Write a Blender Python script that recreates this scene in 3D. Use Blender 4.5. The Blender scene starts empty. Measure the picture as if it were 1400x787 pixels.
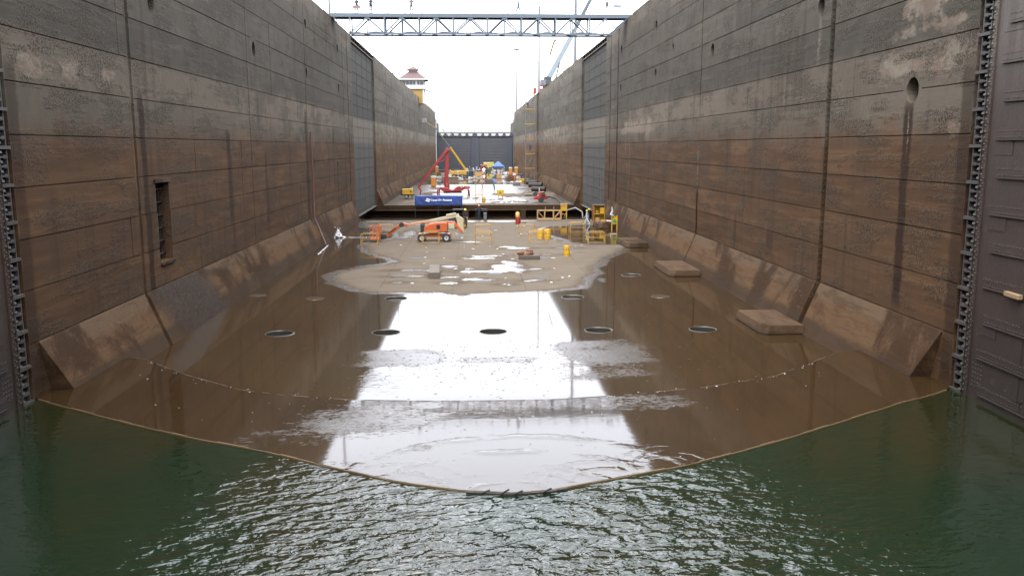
import bpy, bmesh, math, random
from mathutils import Vector, Matrix, noise as mnoise

S = bpy.context.scene
COL = S.collection
R = math.radians
random.seed(7)

# ------------------------------------------------------------------ dimensions (metres)
XL, XR = -15.75, 17.78          # faces of the two lock walls
TOP = 23.78                     # lock wall top above the chamber floor
CURB_H, CURB_T = 2.54, 1.06     # battered toe at the wall foot
APRON = 0.588                   # raised gate sill
WATER = 0.545
PIT0, PIT1 = 113.4, 142.0       # gate pit half way down the chamber
FARGATE = 388.0

# ------------------------------------------------------------------ mesh builder
class MB:
    def __init__(s): s.v = []; s.f = []; s.m = []
    def add(s, vs, fs, mi=0):
        o = len(s.v); s.v += [tuple(v) for v in vs]
        for f in fs: s.f.append(tuple(i + o for i in f)); s.m.append(mi)
        return s
    def box(s, c, d, rz=0, M=None, mi=0, taper=1.0):
        x, y, z = d[0]/2, d[1]/2, d[2]/2
        vs = [Vector((a*x*(taper if e > 0 else 1), b*y*(taper if e > 0 else 1), e*z)) for e in (-1, 1) for a, b in ((-1,-1),(1,-1),(1,1),(-1,1))]
        m = M if M is not None else Matrix.Rotation(rz, 3, 'Z')
        vs = [m @ v + Vector(c) for v in vs]
        return s.add(vs, [(3,2,1,0),(4,5,6,7),(0,1,5,4),(1,2,6,5),(2,3,7,6),(3,0,4,7)], mi)
    def bar(s, p, q, w=.1, h=None, mi=0, w2=None):
        p, q = Vector(p), Vector(q); h = h or w; d = (q-p)
        if d.length < 1e-6: return s
        d.normalize(); up = Vector((0,0,1)) if abs(d.z) < .97 else Vector((0,1,0))
        r = d.cross(up).normalized(); u = r.cross(d)
        k = (w2/w) if w2 else 1
        vs = [p+r*a*w/2+u*b*h/2 for a, b in ((-1,-1),(1,-1),(1,1),(-1,1))] + [q+(r*a*w/2+u*b*h/2)*k for a, b in ((-1,-1),(1,-1),(1,1),(-1,1))]
        return s.add(vs, [(3,2,1,0),(4,5,6,7),(0,1,5,4),(1,2,6,5),(2,3,7,6),(3,0,4,7)], mi)
    def tube(s, pts, r, seg=10, mi=0, cap=True, r2=None):
        pts = [Vector(p) for p in pts]; n = len(pts); rings = []; prev = None
        for i, p in enumerate(pts):
            t = (pts[min(i+1, n-1)] - pts[max(i-1, 0)]).normalized()
            if prev is None:
                a = Vector((0,0,1)) if abs(t.z) < .9 else Vector((1,0,0)); u = t.cross(a).normalized()
            else: u = (prev - t*prev.dot(t)).normalized()
            prev = u; w = t.cross(u)
            rr = r if r2 is None else r + (r2-r)*i/max(1, n-1)
            rings.append([p + (u*math.cos(2*math.pi*k/seg) + w*math.sin(2*math.pi*k/seg))*rr for k in range(seg)])
        vs = [v for g in rings for v in g]; fs = []
        for i in range(n-1):
            for k in range(seg): fs.append((i*seg+k, i*seg+(k+1) % seg, (i+1)*seg+(k+1) % seg, (i+1)*seg+k))
        if cap: fs += [tuple(range(seg-1, -1, -1)), tuple((n-1)*seg+k for k in range(seg))]
        return s.add(vs, fs, mi)
    def lathe(s, prof, c=(0,0,0), seg=24, mi=0, axis='Z'):
        vs = []; fs = []
        for r, z in prof:
            for k in range(seg):
                a = 2*math.pi*k/seg; x, y = r*math.cos(a), r*math.sin(a)
                p = (x, y, z) if axis == 'Z' else ((x, z, y) if axis == 'Y' else (z, x, y))
                vs.append((p[0]+c[0], p[1]+c[1], p[2]+c[2]))
        for i in range(len(prof)-1):
            for k in range(seg):
                q = (i*seg+k, i*seg+(k+1) % seg, (i+1)*seg+(k+1) % seg, (i+1)*seg+k)
                fs.append(q if axis == 'Z' else q[::-1])
        return s.add(vs, fs, mi)
    def prism(s, poly, a, b, axis='Y', mi=0):       # poly in the two other axes, extruded a..b
        n = len(poly)
        def P(u, v, w): return {'Y': (u, w, v), 'X': (w, u, v), 'Z': (u, v, w)}[axis]
        vs = [P(u, v, a) for u, v in poly] + [P(u, v, b) for u, v in poly]
        fs = [tuple(range(n)), tuple(range(2*n-1, n-1, -1))] + [(i, n+i, n+(i+1) % n, (i+1) % n) for i in range(n)]
        return s.add(vs, fs, mi)
    def ball(s, c, r, seg=12, rings=8, sc=(1,1,1), jit=0, mi=0):
        vs = []; fs = []
        for i in range(rings+1):
            t = math.pi*i/rings
            for k in range(seg):
                a = 2*math.pi*k/seg
                d = Vector((math.sin(t)*math.cos(a), math.sin(t)*math.sin(a), math.cos(t)))
                rr = r*(1 + (jit*mnoise.noise(d*1.7+Vector(c)*3.1) if jit else 0))
                vs.append((c[0]+d.x*rr*sc[0], c[1]+d.y*rr*sc[1], c[2]+d.z*rr*sc[2]))
        for i in range(rings):
            for k in range(seg): fs.append((i*seg+k, (i+1)*seg+k, (i+1)*seg+(k+1) % seg, i*seg+(k+1) % seg))
        return s.add(vs, fs, mi)
    def build(s, name, mat, parent=None, smooth=False, bevel=0):
        me = bpy.data.meshes.new(name); me.from_pydata(s.v, [], s.f)
        for m in (mat if isinstance(mat, (list, tuple)) else [mat]): me.materials.append(m)
        if any(s.m): me.polygons.foreach_set('material_index', s.m)
        bm = bmesh.new(); bm.from_mesh(me); bmesh.ops.recalc_face_normals(bm, faces=bm.faces); bm.to_mesh(me); bm.free()
        o = bpy.data.objects.new(name, me); COL.objects.link(o)
        if parent: o.parent = parent
        if smooth:
            me.polygons.foreach_set('use_smooth', [True]*len(me.polygons))
            if smooth != 'all':
                md = o.modifiers.new('split', 'EDGE_SPLIT'); md.split_angle = R(38)
        if bevel:
            md = o.modifiers.new('bevel', 'BEVEL'); md.width = bevel; md.segments = 2; md.limit_method = 'ANGLE'
        return o

def tag(o, label, cat, group=None):
    o['label'] = label; o['category'] = cat
    if group: o['group'] = group
    return o
def struct(o): o['kind'] = 'structure'; return o
def thing(name, label, cat, loc=(0,0,0), rz=0, group=None):
    o = bpy.data.objects.new(name, None); COL.objects.link(o); o.empty_display_size = .3
    o.location = loc; o.rotation_euler = (0, 0, rz); return tag(o, label, cat, group)
def copy_tree(o, parent=None):
    c = o.copy(); COL.objects.link(c)
    if parent: c.parent = parent
    for ch in list(o.children): copy_tree(ch, c)
    return c

# ------------------------------------------------------------------ shader helper
class Sh:
    def __init__(s, name):
        s.mat = bpy.data.materials.new(name); s.mat.use_nodes = True
        s.nt = s.mat.node_tree; s.N = s.nt.nodes; s.L = s.nt.links
        s.b = s.N['Principled BSDF']
    def set(s, sock, v):
        if isinstance(v, bpy.types.NodeSocket): s.L.new(v, sock)
        elif isinstance(v, (tuple, list)): sock.default_value = (*v, 1) if len(sock.default_value) == 4 and len(v) == 3 else v
        else: sock.default_value = v
    def m(s, op, a, b=0, c=None, clamp=False):
        n = s.N.new('ShaderNodeMath'); n.operation = op; n.use_clamp = clamp
        s.set(n.inputs[0], a); s.set(n.inputs[1], b)
        if c is not None: s.set(n.inputs[2], c)
        return n.outputs[0]
    def mix(s, f, a, b, mode='MIX'):
        n = s.N.new('ShaderNodeMix'); n.data_type = 'RGBA'; n.blend_type = mode
        s.set(n.inputs[0], f); s.set(n.inputs[6], a); s.set(n.inputs[7], b); return n.outputs[2]
    def step(s, v, a, b, lo=0., hi=1.):
        n = s.N.new('ShaderNodeMapRange'); n.interpolation_type = 'SMOOTHSTEP'
        if a > b: a, b, lo, hi = b, a, hi, lo
        s.set(n.inputs[0], v); n.inputs[1].default_value = a; n.inputs[2].default_value = b
        n.inputs[3].default_value = lo; n.inputs[4].default_value = hi; return n.outputs[0]
    def vec(s, v, sc):
        n = s.N.new('ShaderNodeVectorMath'); n.operation = 'MULTIPLY'; s.set(n.inputs[0], v); n.inputs[1].default_value = sc; return n.outputs[0]
    def noise(s, v, scale, detail=4, rough=.55, dist=0):
        n = s.N.new('ShaderNodeTexNoise'); s.set(n.inputs['Vector'], v)
        n.inputs['Scale'].default_value = scale; n.inputs['Detail'].default_value = detail
        n.inputs['Roughness'].default_value = rough; n.inputs['Distortion'].default_value = dist; return n.outputs[0]
    def voro(s, v, scale, feat='F1'):
        n = s.N.new('ShaderNodeTexVoronoi'); n.feature = feat; s.set(n.inputs['Vector'], v); n.inputs['Scale'].default_value = scale; return n.outputs[0]
    def white(s, v):
        n = s.N.new('ShaderNodeTexWhiteNoise'); n.noise_dimensions = '3D'; s.set(n.inputs['Vector'], v); return n.outputs[0]
    def xyz(s, v):
        n = s.N.new('ShaderNodeSeparateXYZ'); s.set(n.inputs[0], v); return n.outputs
    def comb(s, x=0, y=0, z=0):
        n = s.N.new('ShaderNodeCombineXYZ'); s.set(n.inputs[0], x); s.set(n.inputs[1], y); s.set(n.inputs[2], z); return n.outputs[0]
    def attr(s, name):
        n = s.N.new('ShaderNodeAttribute'); n.attribute_name = name; return n.outputs['Fac']
    def pos(s): return s.N.new('ShaderNodeNewGeometry').outputs['Position']
    def obj(s): return s.N.new('ShaderNodeTexCoord').outputs['Object']
    def bump(s, h, strength=.5, dist=.05, normal=None):
        n = s.N.new('ShaderNodeBump'); s.set(n.inputs['Height'], h); s.set(n.inputs['Strength'], strength); n.inputs['Distance'].default_value = dist
        if normal is not None: s.L.new(normal, n.inputs['Normal'])
        return n.outputs[0]
    def out(s, **k):
        for a, v in k.items():
            s.set(s.b.inputs[{'color': 'Base Color', 'rough': 'Roughness', 'metal': 'Metallic', 'normal': 'Normal', 'ior': 'IOR', 'spec': 'Specular IOR Level', 'emit': 'Emission Color', 'emits': 'Emission Strength', 'alpha': 'Alpha', 'coat': 'Coat Weight', 'coatr': 'Coat Roughness'}[a]], v)
        return s.mat

_mats = {}
def paint(name, col, rough=.45, metal=0., var=.25, dirt=(.09,.065,.045), amt=.45, scale=3.0, bump=.15):
    if name in _mats: return _mats[name]
    s = Sh(name); o = s.obj()
    n1 = s.noise(o, scale, 5); n2 = s.noise(o, scale*.45, 4, .65, .6); n3 = s.noise(o, scale*9, 3)
    c = s.mix(s.m('MULTIPLY', n1, var*1.4), col, tuple(x*.45 for x in col))
    f = s.step(s.m('ADD', n2, s.m('MULTIPLY', n3, .25)), .62, .86, 0, amt)
    c = s.mix(f, c, dirt)
    _mats[name] = s.out(color=c, rough=s.m('ADD', s.m('MULTIPLY', f, .35), rough, clamp=True), metal=metal, normal=s.bump(n3, bump, .02))
    return _mats[name]

# ------------------------------------------------------------------ concrete of the lock walls
def streaks(s, y, z, lst, wob):
    tot = None
    yy = s.m('ADD', y, wob)
    for y0, w, z1, z0, st in lst:
        d = s.m('ABSOLUTE', s.m('SUBTRACT', yy, y0))
        a = s.step(d, w*1.05, w*.55)
        a = s.m('MULTIPLY', a, s.step(z, z0-.6, z0+.8))
        a = s.m('MULTIPLY', a, s.step(z, z1+.25, z1-.5))
        a = s.m('MULTIPLY', a, st)
        tot = a if tot is None else s.m('MAXIMUM', tot, a)
    return tot

def wall_material(name, dark, pale, scar=None, side=0):
    s = Sh(name); p = s.pos(); x, y, z = s.xyz(p)
    big = s.noise(p, .12, 4, .6); mid = s.noise(p, .9, 6, .62); fine = s.noise(p, 7, 6, .65); grit = s.noise(p, 32, 3, .6)
    lay = s.noise(s.vec(p, (.3, .16, 2.4)), 1.0, 5, .6)
    drip = s.noise(s.vec(p, (1, 1.5, .05)), 1.0, 5, .62)
    lift = s.m('FLOOR', s.m('DIVIDE', s.m('SUBTRACT', z, .81), 1.815))
    wn = s.white(s.comb(lift, s.m('FLOOR', s.m('DIVIDE', y, 19.7)), side))
    zz = s.m('ADD', z, s.m('MULTIPLY', s.m('SUBTRACT', mid, .5), 1.3))
    zz = s.m('ADD', zz, s.m('MULTIPLY', s.m('SUBTRACT', drip, .5), 2.4))
    zs = s.m('ADD', z, s.m('MULTIPLY', s.m('SUBTRACT', lay, .5), .9))
    brown = s.mix(mid, (.175,.104,.056), (.090,.052,.029))
    brown = s.mix(s.step(lay, .50, .40, 0, .55), brown, (.085,.054,.034))
    brown = s.mix(s.step(lay, .48, .62, 0, .7), brown, (.190,.118,.066))
    brown = s.mix(s.step(big, .40, .62, 0, .6), brown, (.118,.078,.052))
    grey = s.mix(mid, (.205,.190,.165), (.105,.097,.083))
    grey = s.mix(s.m('MULTIPLY', s.step(zs, 10.9, 11.6), s.step(y, 40, 95, 0, .6)), grey, s.mix(lay, (.17,.158,.138), (.30,.275,.235)))
    scarl = s.mix(s.step(fine, .38, .62), (.120,.110,.096), (.25,.225,.19))
    scarl = s.mix(s.step(s.noise(p, .55, 3), .52, .62, 0, .6), scarl, (.225,.165,.148))
    grey = s.mix(s.m('MULTIPLY', s.step(s.m('ADD', zs, s.m('MULTIPLY', s.m('SUBTRACT', big, .5), 2.0)), 10.6, 11.9), s.step(s.m('ADD', mid, s.m('MULTIPLY', lay, .5)), .60, .95, 0, .8)), grey, scarl)
    dk = s.mix(mid, (.142,.138,.123), (.064,.063,.056))
    dk = s.mix(s.step(lay, .5, .68, 0, .45), dk, (.175,.162,.138))
    dk = s.mix(s.step(s.m('ADD', lay, s.m('MULTIPLY', fine, .4)), .86, 1.0, 0, .7), dk, (.25,.225,.19))
    topc = s.mix(mid, (.21,.197,.172), (.112,.106,.094))
    c = s.mix(s.step(zz, 9.1, 11.1), brown, grey)
    c = s.mix(s.step(s.m('ADD', z, s.m('MULTIPLY', s.m('SUBTRACT', mid, .5), .9)), 13.25, 13.85), c, dk)
    c = s.mix(s.step(s.m('ADD', zz, s.m('MULTIPLY', s.m('SUBTRACT', big, .5), 3.0)), 20.6, 23.2), c, topc)
    # tone of each pour
    c = s.mix(.5, c, s.mix(wn, tuple([.72]*3), tuple([1.32]*3)), 'MULTIPLY')
    c = s.mix(s.step(s.m('MULTIPLY', drip, s.step(big, .35, .6)), .44, .66, 0, .42), c, (.052,.034,.022))
    # rough scoured patches
    rough_p = s.step(s.m('ADD', s.noise(s.vec(p, (1, .5, 1.3)), .55, 5, .65), s.m('MULTIPLY', lay, .4)), .66, .80)
    f2 = s.noise(p, 13, 5, .72); speck = s.step(f2, .47, .54)
    c = s.mix(s.m('MULTIPLY', s.m('MULTIPLY', rough_p, speck), .9), c, (.032,.028,.023))
    c = s.mix(s.m('MULTIPLY', s.m('MULTIPLY', rough_p, s.step(grit, .56, .66)), .7), c, (.30,.26,.21))
    wob = s.m('ADD', s.m('MULTIPLY', s.m('SUBTRACT', s.noise(s.vec(p, (1, .6, .9)), .9, 4), .5), .55), s.m('MULTIPLY', s.m('SUBTRACT', fine, .5), .22))
    if dark:
        st = streaks(s, y, z, dark, wob)
        c = s.mix(st, c, s.mix(mid, (.040,.023,.016), (.026,.016,.012)))
    if pale:
        sp = streaks(s, y, z, pale, s.m('MULTIPLY', wob, .8))
        c = s.mix(s.m('MULTIPLY', sp, s.step(fine, .36, .58)), c, (.42,.38,.33))
    if scar:
        for (y0, y1, z0, z1) in scar:
            k = s.m('MULTIPLY', s.m('MULTIPLY', s.step(y, y0-.8, y0+.8), s.step(y, y1+.8, y1-.8)), s.m('MULTIPLY', s.step(z, z0-.4, z0+.4), s.step(z, z1+.4, z1-.4)))
            q = s.step(s.m('ADD', s.noise(s.vec(p, (1, .6, 1.1)), .8, 6, .65), s.m('MULTIPLY', k, .22)), .66, .76)
            c = s.mix(s.m('MULTIPLY', s.m('MULTIPLY', q, k), .5), c, s.mix(s.step(mid, .45, .6), (.44,.40,.35), (.33,.26,.22)))
    h = s.m('ADD', s.m('MULTIPLY', f2, s.m('ADD', .55, s.m('MULTIPLY', rough_p, 1.2))), s.m('MULTIPLY', lay, .35))
    h = s.m('ADD', h, s.m('MULTIPLY', s.m('MULTIPLY', grit, rough_p), .8))
    pit = s.step(s.voro(p, 2.3), .05, .10)
    h = s.m('ADD', h, s.m('MULTIPLY', pit, .6))
    return s.out(color=s.mix(1, c, s.mix(s.step(y, 100, 190), (.49,.437,.385), (.72,.665,.605)), 'MULTIPLY'), rough=.8, normal=s.bump(h, .30, .05), spec=.1)  # walls get paler down the chamber: distance haze put into their colour

def curb_material(name, damp, toe=True, tint=(.47,.405,.33)):
    s = Sh(name); p = s.pos(); x, y, z = s.xyz(p)
    mid = s.noise(p, .8, 6, .62); fine = s.noise(p, 7, 5, .65); big = s.noise(p, .22, 4, .6, .8)
    c = s.mix(mid, (.195,.130,.082), (.115,.076,.050))
    c = s.mix(s.step(s.m('ADD', z, s.m('MULTIPLY', s.m('SUBTRACT', mid, .5), .9)), 1.75, 2.05, 0, .6), c, (.165,.135,.108))
    c = s.mix(s.step(s.m('ADD', big, s.m('MULTIPLY', fine, .15)), .55, .66, 0, .85), c, (.050,.030,.019))
    lay = s.noise(s.vec(p, (1, .22, 1.6)), 1.3, 6, .65)
    c = s.mix(s.step(lay, .50, .62, 0, .6), c, (.085,.056,.037))
    c = s.mix(s.step(s.m('ADD', lay, s.m('MULTIPLY', fine, .4)), .58, .46, 0, .4), c, (.24,.18,.125))
    c = s.mix(s.step(s.m('ADD', z, s.m('MULTIPLY', s.m('SUBTRACT', mid, .5), .5)), .95 if toe else .22, .62 if toe else .04, 0, .75), c, (.062,.047,.037))
    wet = 0.
    if damp:
        wob = s.m('MULTIPLY', s.m('SUBTRACT', s.noise(p, .5, 5, .65), .5), 3.0)
        st = streaks(s, s.m('ADD', y, s.m('MULTIPLY', s.m('SUBTRACT', z, 1.2), .9)), s.m('MULTIPLY', z, .0), [(a, b, 5, -5, e) for a, b, e in damp], s.m('MULTIPLY', wob, 2.2))
        wet = st; c = s.mix(st, c, s.mix(s.step(fine, .45, .62), (.030,.021,.018), (.085,.060,.046)))
    c = s.mix(s.step(s.voro(p, 1.7), .07, .04, 0, .8), c, (.03,.022,.016))
    return s.out(color=s.mix(1, c, tint, 'MULTIPLY'), rough=s.m('SUBTRACT', .9, s.m('MULTIPLY', wet, .35)), normal=s.bump(s.m('ADD', s.noise(p, 14, 5, .7), s.m('ADD', s.m('MULTIPLY', mid, .7), lay)), .6, .06), spec=.08)

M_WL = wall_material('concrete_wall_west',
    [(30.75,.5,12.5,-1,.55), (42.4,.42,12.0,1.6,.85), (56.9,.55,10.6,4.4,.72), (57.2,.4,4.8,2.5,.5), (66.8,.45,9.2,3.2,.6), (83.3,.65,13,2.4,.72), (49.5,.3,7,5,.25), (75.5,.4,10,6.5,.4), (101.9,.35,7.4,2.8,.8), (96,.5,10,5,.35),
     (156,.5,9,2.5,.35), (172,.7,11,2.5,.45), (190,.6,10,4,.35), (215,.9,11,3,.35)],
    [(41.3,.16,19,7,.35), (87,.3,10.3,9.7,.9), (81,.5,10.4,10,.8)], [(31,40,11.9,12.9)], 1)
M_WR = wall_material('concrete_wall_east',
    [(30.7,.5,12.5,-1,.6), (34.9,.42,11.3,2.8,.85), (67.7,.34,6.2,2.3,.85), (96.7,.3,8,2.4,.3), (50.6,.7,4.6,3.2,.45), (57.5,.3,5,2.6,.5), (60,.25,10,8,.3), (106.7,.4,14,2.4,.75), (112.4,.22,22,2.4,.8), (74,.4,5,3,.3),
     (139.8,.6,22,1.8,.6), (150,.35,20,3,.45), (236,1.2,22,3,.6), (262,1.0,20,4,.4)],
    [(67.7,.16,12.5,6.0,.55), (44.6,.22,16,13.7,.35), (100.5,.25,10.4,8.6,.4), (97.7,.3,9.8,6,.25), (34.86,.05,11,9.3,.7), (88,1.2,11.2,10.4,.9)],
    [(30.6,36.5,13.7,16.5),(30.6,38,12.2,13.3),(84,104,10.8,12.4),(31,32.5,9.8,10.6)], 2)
M_CURBL = curb_material('toe_concrete_west', [(46.9,4.6,.95), (86.0,.9,.7)])
M_CURBR = curb_material('toe_concrete_east', [(140,1.2,.6)])
M_BLOCK = curb_material('block_concrete', [], False, (.40,.375,.35))
M_GRILLE = paint('rusty_black_steel', (.022,.019,.017), .6, .3, .4)
M_RUNG = paint('slot_steel', (.04,.032,.027), .6, .1, .4)
M_DARKIN = paint('dark_shade_concrete', (.016,.014,.012), .8)  # near-black: the shade inside openings and recesses is put into the colour

def wallgrid(mb, sx, X0, ys, zs, depth, ovals):
    """face of a lock wall: cells with their own recess depth, cells with an oval opening"""
    P = lambda y, z, d: (X0 + sx*d, y, z)
    ny, nz = len(ys)-1, len(zs)-1
    D = [[depth((ys[i]+ys[i+1])/2, (zs[j]+zs[j+1])/2) for j in range(nz)] for i in range(ny)]
    ov = {}
    for (yc, zc, ry, rz) in ovals:
        for i in range(ny):
            for j in range(nz):
                if ys[i] < yc < ys[i+1] and zs[j] < zc < zs[j+1]: ov[i, j] = (yc, zc, ry, rz)
    for i in range(ny):
        for j in range(nz):
            d = D[i][j]; y0, y1, z0, z1 = ys[i], ys[i+1], zs[j], zs[j+1]
            if (i, j) in ov:
                yc, zc, ry, rz = ov[i, j]; n = 24; outer = []; inner = []; back = []
                for k in range(n):
                    a = 2*math.pi*k/n; u, w = math.cos(a), math.sin(a); q = max(abs(u), abs(w))
                    oy = yc + (u/q)*((y1-yc) if u > 0 else (yc-y0)); oz = zc + (w/q)*((z1-zc) if w > 0 else (zc-z0))
                    outer.append(P(oy, oz, d)); inner.append(P(yc+u*ry, zc+w*rz, d)); back.append(P(yc+u*ry*.95, zc+w*rz*.95, d+1.6))
                fs = []
                for k in range(n):
                    k2 = (k+1) % n; fs += [(k, k2, n+k2, n+k), (n+k, n+k2, 2*n+k2, 2*n+k)]
                mb.add(outer+inner+back, fs); mb.add(back, [tuple(range(n))], 1)
            else:
                mb.add([P(y0,z0,d), P(y1,z0,d), P(y1,z1,d), P(y0,z1,d)], [(0,1,2,3)], 1 if d > .8 and d < 1.2 else 0)
            if i+1 < ny and abs(D[i+1][j]-d) > 1e-6:
                e = D[i+1][j]; mb.add([P(y1,z0,d), P(y1,z1,d), P(y1,z1,e), P(y1,z0,e)], [(0,1,2,3)])
            if j+1 < nz and abs(D[i][j+1]-d) > 1e-6:
                e = D[i][j+1]; mb.add([P(y0,z1,d), P(y1,z1,d), P(y1,z1,e), P(y0,z1,e)], [(0,1,2,3)])

LIFTS = [2.56 + 0]  + [4.45 + 1.815*k for k in range(10)]
def make_wall(side):
    sx = -1 if side == 'L' else 1; X0 = XL if side == 'L' else XR
    rnd = random.Random(11 if side == 'L' else 23)
    slots = ([(41.15,41.55,.10), (83.9,84.1,.08), (108.0,108.15,.12), (112.0,112.35,.25), (62.6,62.66,.04)] if side == 'L' else
             [(42.72,43.28,.55), (67.55,67.8,.14), (106.35,106.85,.5), (112.1,112.5,.45), (90.6,90.66,.04), (55.9,55.95,.03)])
    far = [(142+k*19.4, 142.25+k*19.4, .15) for k in range(1, 12)]
    if side == 'R': far += [(233,241,.35)]
    slots += far
    ovals = [(44.6,16.45,.42,.5), (64.7,16.45,.45,.52), (84.7,16.42,.45,.5), (84.9,20.95,.42,.48)] + [(104.5,16.4,.42,.5), (104.6,20.9,.42,.48)] + [(164.7+k*20,16.4,.45,.52) for k in range(6)]
    if side == 'R': ovals += [(34.72,11.68,.5,.52), (77.5,18.1,.3,.35)]
    else: ovals += [(101.9,7.5,.25,.35)]
    ys = {30.35, 372.0, PIT0+2.9, PIT1+.15}
    for a, b, _ in slots: ys |= {a, b}
    for yc, zc, ry, rz in ovals: ys |= {yc-ry-.25, yc+ry+.25}
    zs = {0.0, TOP}
    for z in LIFTS: zs |= {z-.022, z+.022}
    for yc, zc, ry, rz in ovals: zs |= {zc-rz-.2, zc+rz+.2}
    gr = (43.6,45.45,3.72,7.70)
    if side == 'L': ys |= set(gr[:2]); zs |= set(gr[2:])
    for k in range(12): ys.add(30.35+k*9.85/1.0 + .001)
    def clean(v, eps=.02):
        v = sorted(v); o = [v[0]]
        for q in v[1:]:
            if q-o[-1] > eps: o.append(q)
        return o
    ys, zs = clean(ys), clean(zs)
    # keep every oval inside one cell: drop breakpoints that cut it
    for yc, zc, ry, rz in ovals: pass
    jit = {}
    def depth(y, z):
        for a, b, d in slots:
            if a < y < b: return d
        if PIT0+2.9 < y < PIT1+.15: return 1.9
        if side == 'L' and gr[0] < y < gr[1] and gr[2] < z < gr[3]: return 1.0
        for l in LIFTS:
            if abs(z-l) < .022: return .055 if y < 120 else .04
        k = (int((z-.8)/1.815), int(y/9.85))
        if k not in jit: jit[k] = rnd.uniform(0, .022)
        return jit[k]
    # cells crossed by an opening are merged by building those bands separately
    mb = MB(); 
    wallgrid_open(mb, sx, X0, ys, zs, depth, ovals)
    # top, back and the end by the gate leaf
    mb.add([(X0,30.35,TOP),(X0,372,TOP),(X0+sx*7,372,TOP),(X0+sx*7,30.35,TOP)], [(0,1,2,3)])
    mb.add([(X0,30.35,-3),(X0+sx*7,30.35,-3),(X0+sx*7,30.35,TOP),(X0,30.35,TOP)], [(0,1,2,3)])
    mb.add([(X0,372,-3),(X0+sx*7,372,-3),(X0+sx*7,372,TOP),(X0,372,TOP)], [(0,1,2,3)])
    mb.add([(X0+sx*7,30.35,-3),(X0+sx*7,372,-3),(X0+sx*7,372,TOP),(X0+sx*7,30.35,TOP)], [(0,1,2,3)])
    mb.add([(X0+sx*1.95,PIT0,-3.2),(X0+sx*1.95,PIT1+1,-3.2),(X0+sx*1.95,PIT1+1,0),(X0+sx*1.95,PIT0,0)], [(0,1,2,3)], 1)
    mb.add([(X0+sx*.0,PIT0,-3.2),(X0+sx*2,PIT0,-3.2),(X0+sx*2,PIT0,.0),(X0,PIT0,.0)], [(0,1,2,3)], 1)
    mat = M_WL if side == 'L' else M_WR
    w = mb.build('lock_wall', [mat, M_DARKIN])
    tag(w, 'tall stained concrete lock wall with a dark barred slot near its foot' if side == 'L' else 'tall stained concrete lock wall with a round drain hole and deep dark ladder slot', 'wall')
    # chipped coping along the top edge
    c = MB(); y = 30.4
    while y < 371:
        if not (PIT0+2.5 < y < PIT1):
            L_ = min(rnd.uniform(3, 9), 371-y)
            if y < PIT0+2.9 < y+L_: L_ = PIT0+2.9-y
            h = rnd.uniform(.06, .24)
            c.box((X0+sx*(.35+rnd.uniform(0,.06)), y+L_/2, TOP+h/2), (.7, L_-.04, h))
            y += L_
        else: y = PIT1+.2
    c.build('coping', mat, w)
    # battered toe: one piece between two joints
    cm = M_CURBL if side == 'L' else M_CURBR
    cuts = [31.1] + [a for s_ in sorted(slots) for a in s_[:2] if 31 < s_[0] < 113 and s_[2] >= .08] + [112.9]
    if side == 'L': cuts[0] = 31.0
    segs = list(zip(cuts[::2], cuts[1::2]))
    segs += [(PIT1+.3+k*19.4, PIT1+19.4+k*19.4) for k in range(11)]
    for (a, b) in segs:
        if b-a < .15: continue
        m = MB(); n = max(1, int((b-a)/3)); 
        e = .85 if a < 32 else 0
        prof = lambda t, off: [(X0-sx*(CURB_T+.0), -.3), (X0-sx*CURB_T, 0.0), (X0-sx*.03, CURB_H), (X0+sx*.02, CURB_H-.01), (X0+sx*.02, -.3)]
        rings = []
        for i in range(n+1):
            yy = a + (b-a)*i/n
            q = prof(yy, 0)
            rings.append([(px, yy + (e*(1-pz/CURB_H) if i == 0 else 0), pz) for px, pz in q])
        vs = [v for r_ in rings for v in r_]; fs = []
        for i in range(n):
            for k in range(4): fs.append((i*5+k, i*5+k+1, (i+1)*5+k+1, (i+1)*5+k))
        fs += [(0,1,2,3,4), tuple(n*5+k for k in (4,3,2,1,0))]
        m.add(vs, fs); m.build('toe', cm, w, bevel=.06)
    if side == 'L':
        g = MB(); yc = 44.52
        for k in range(6): g.box((X0-.40, yc, 4.05+k*.66), (.08, 1.84, .07))
        for yy in (44.0, 44.55, 45.1): g.box((X0-.48, yy, 5.71), (.08, .08, 3.96))
        g.build('intake_grille', M_GRILLE, w)
        f = MB(); f.box((X0+.02, yc, 7.80), (.08, 2.2, .18)); f.box((X0+.04, yc+.05, 3.62), (.14, 1.95, .10))
        f.build('slot_frame', M_CURBL, w)
    else:
        g = MB(); z = .8
        while z < TOP-.5: g.box((X0+.10, 43.22, z), (.04, .12, .035)); z += .32
        g.build('slot_rungs', M_RUNG, w)
    return w

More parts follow.
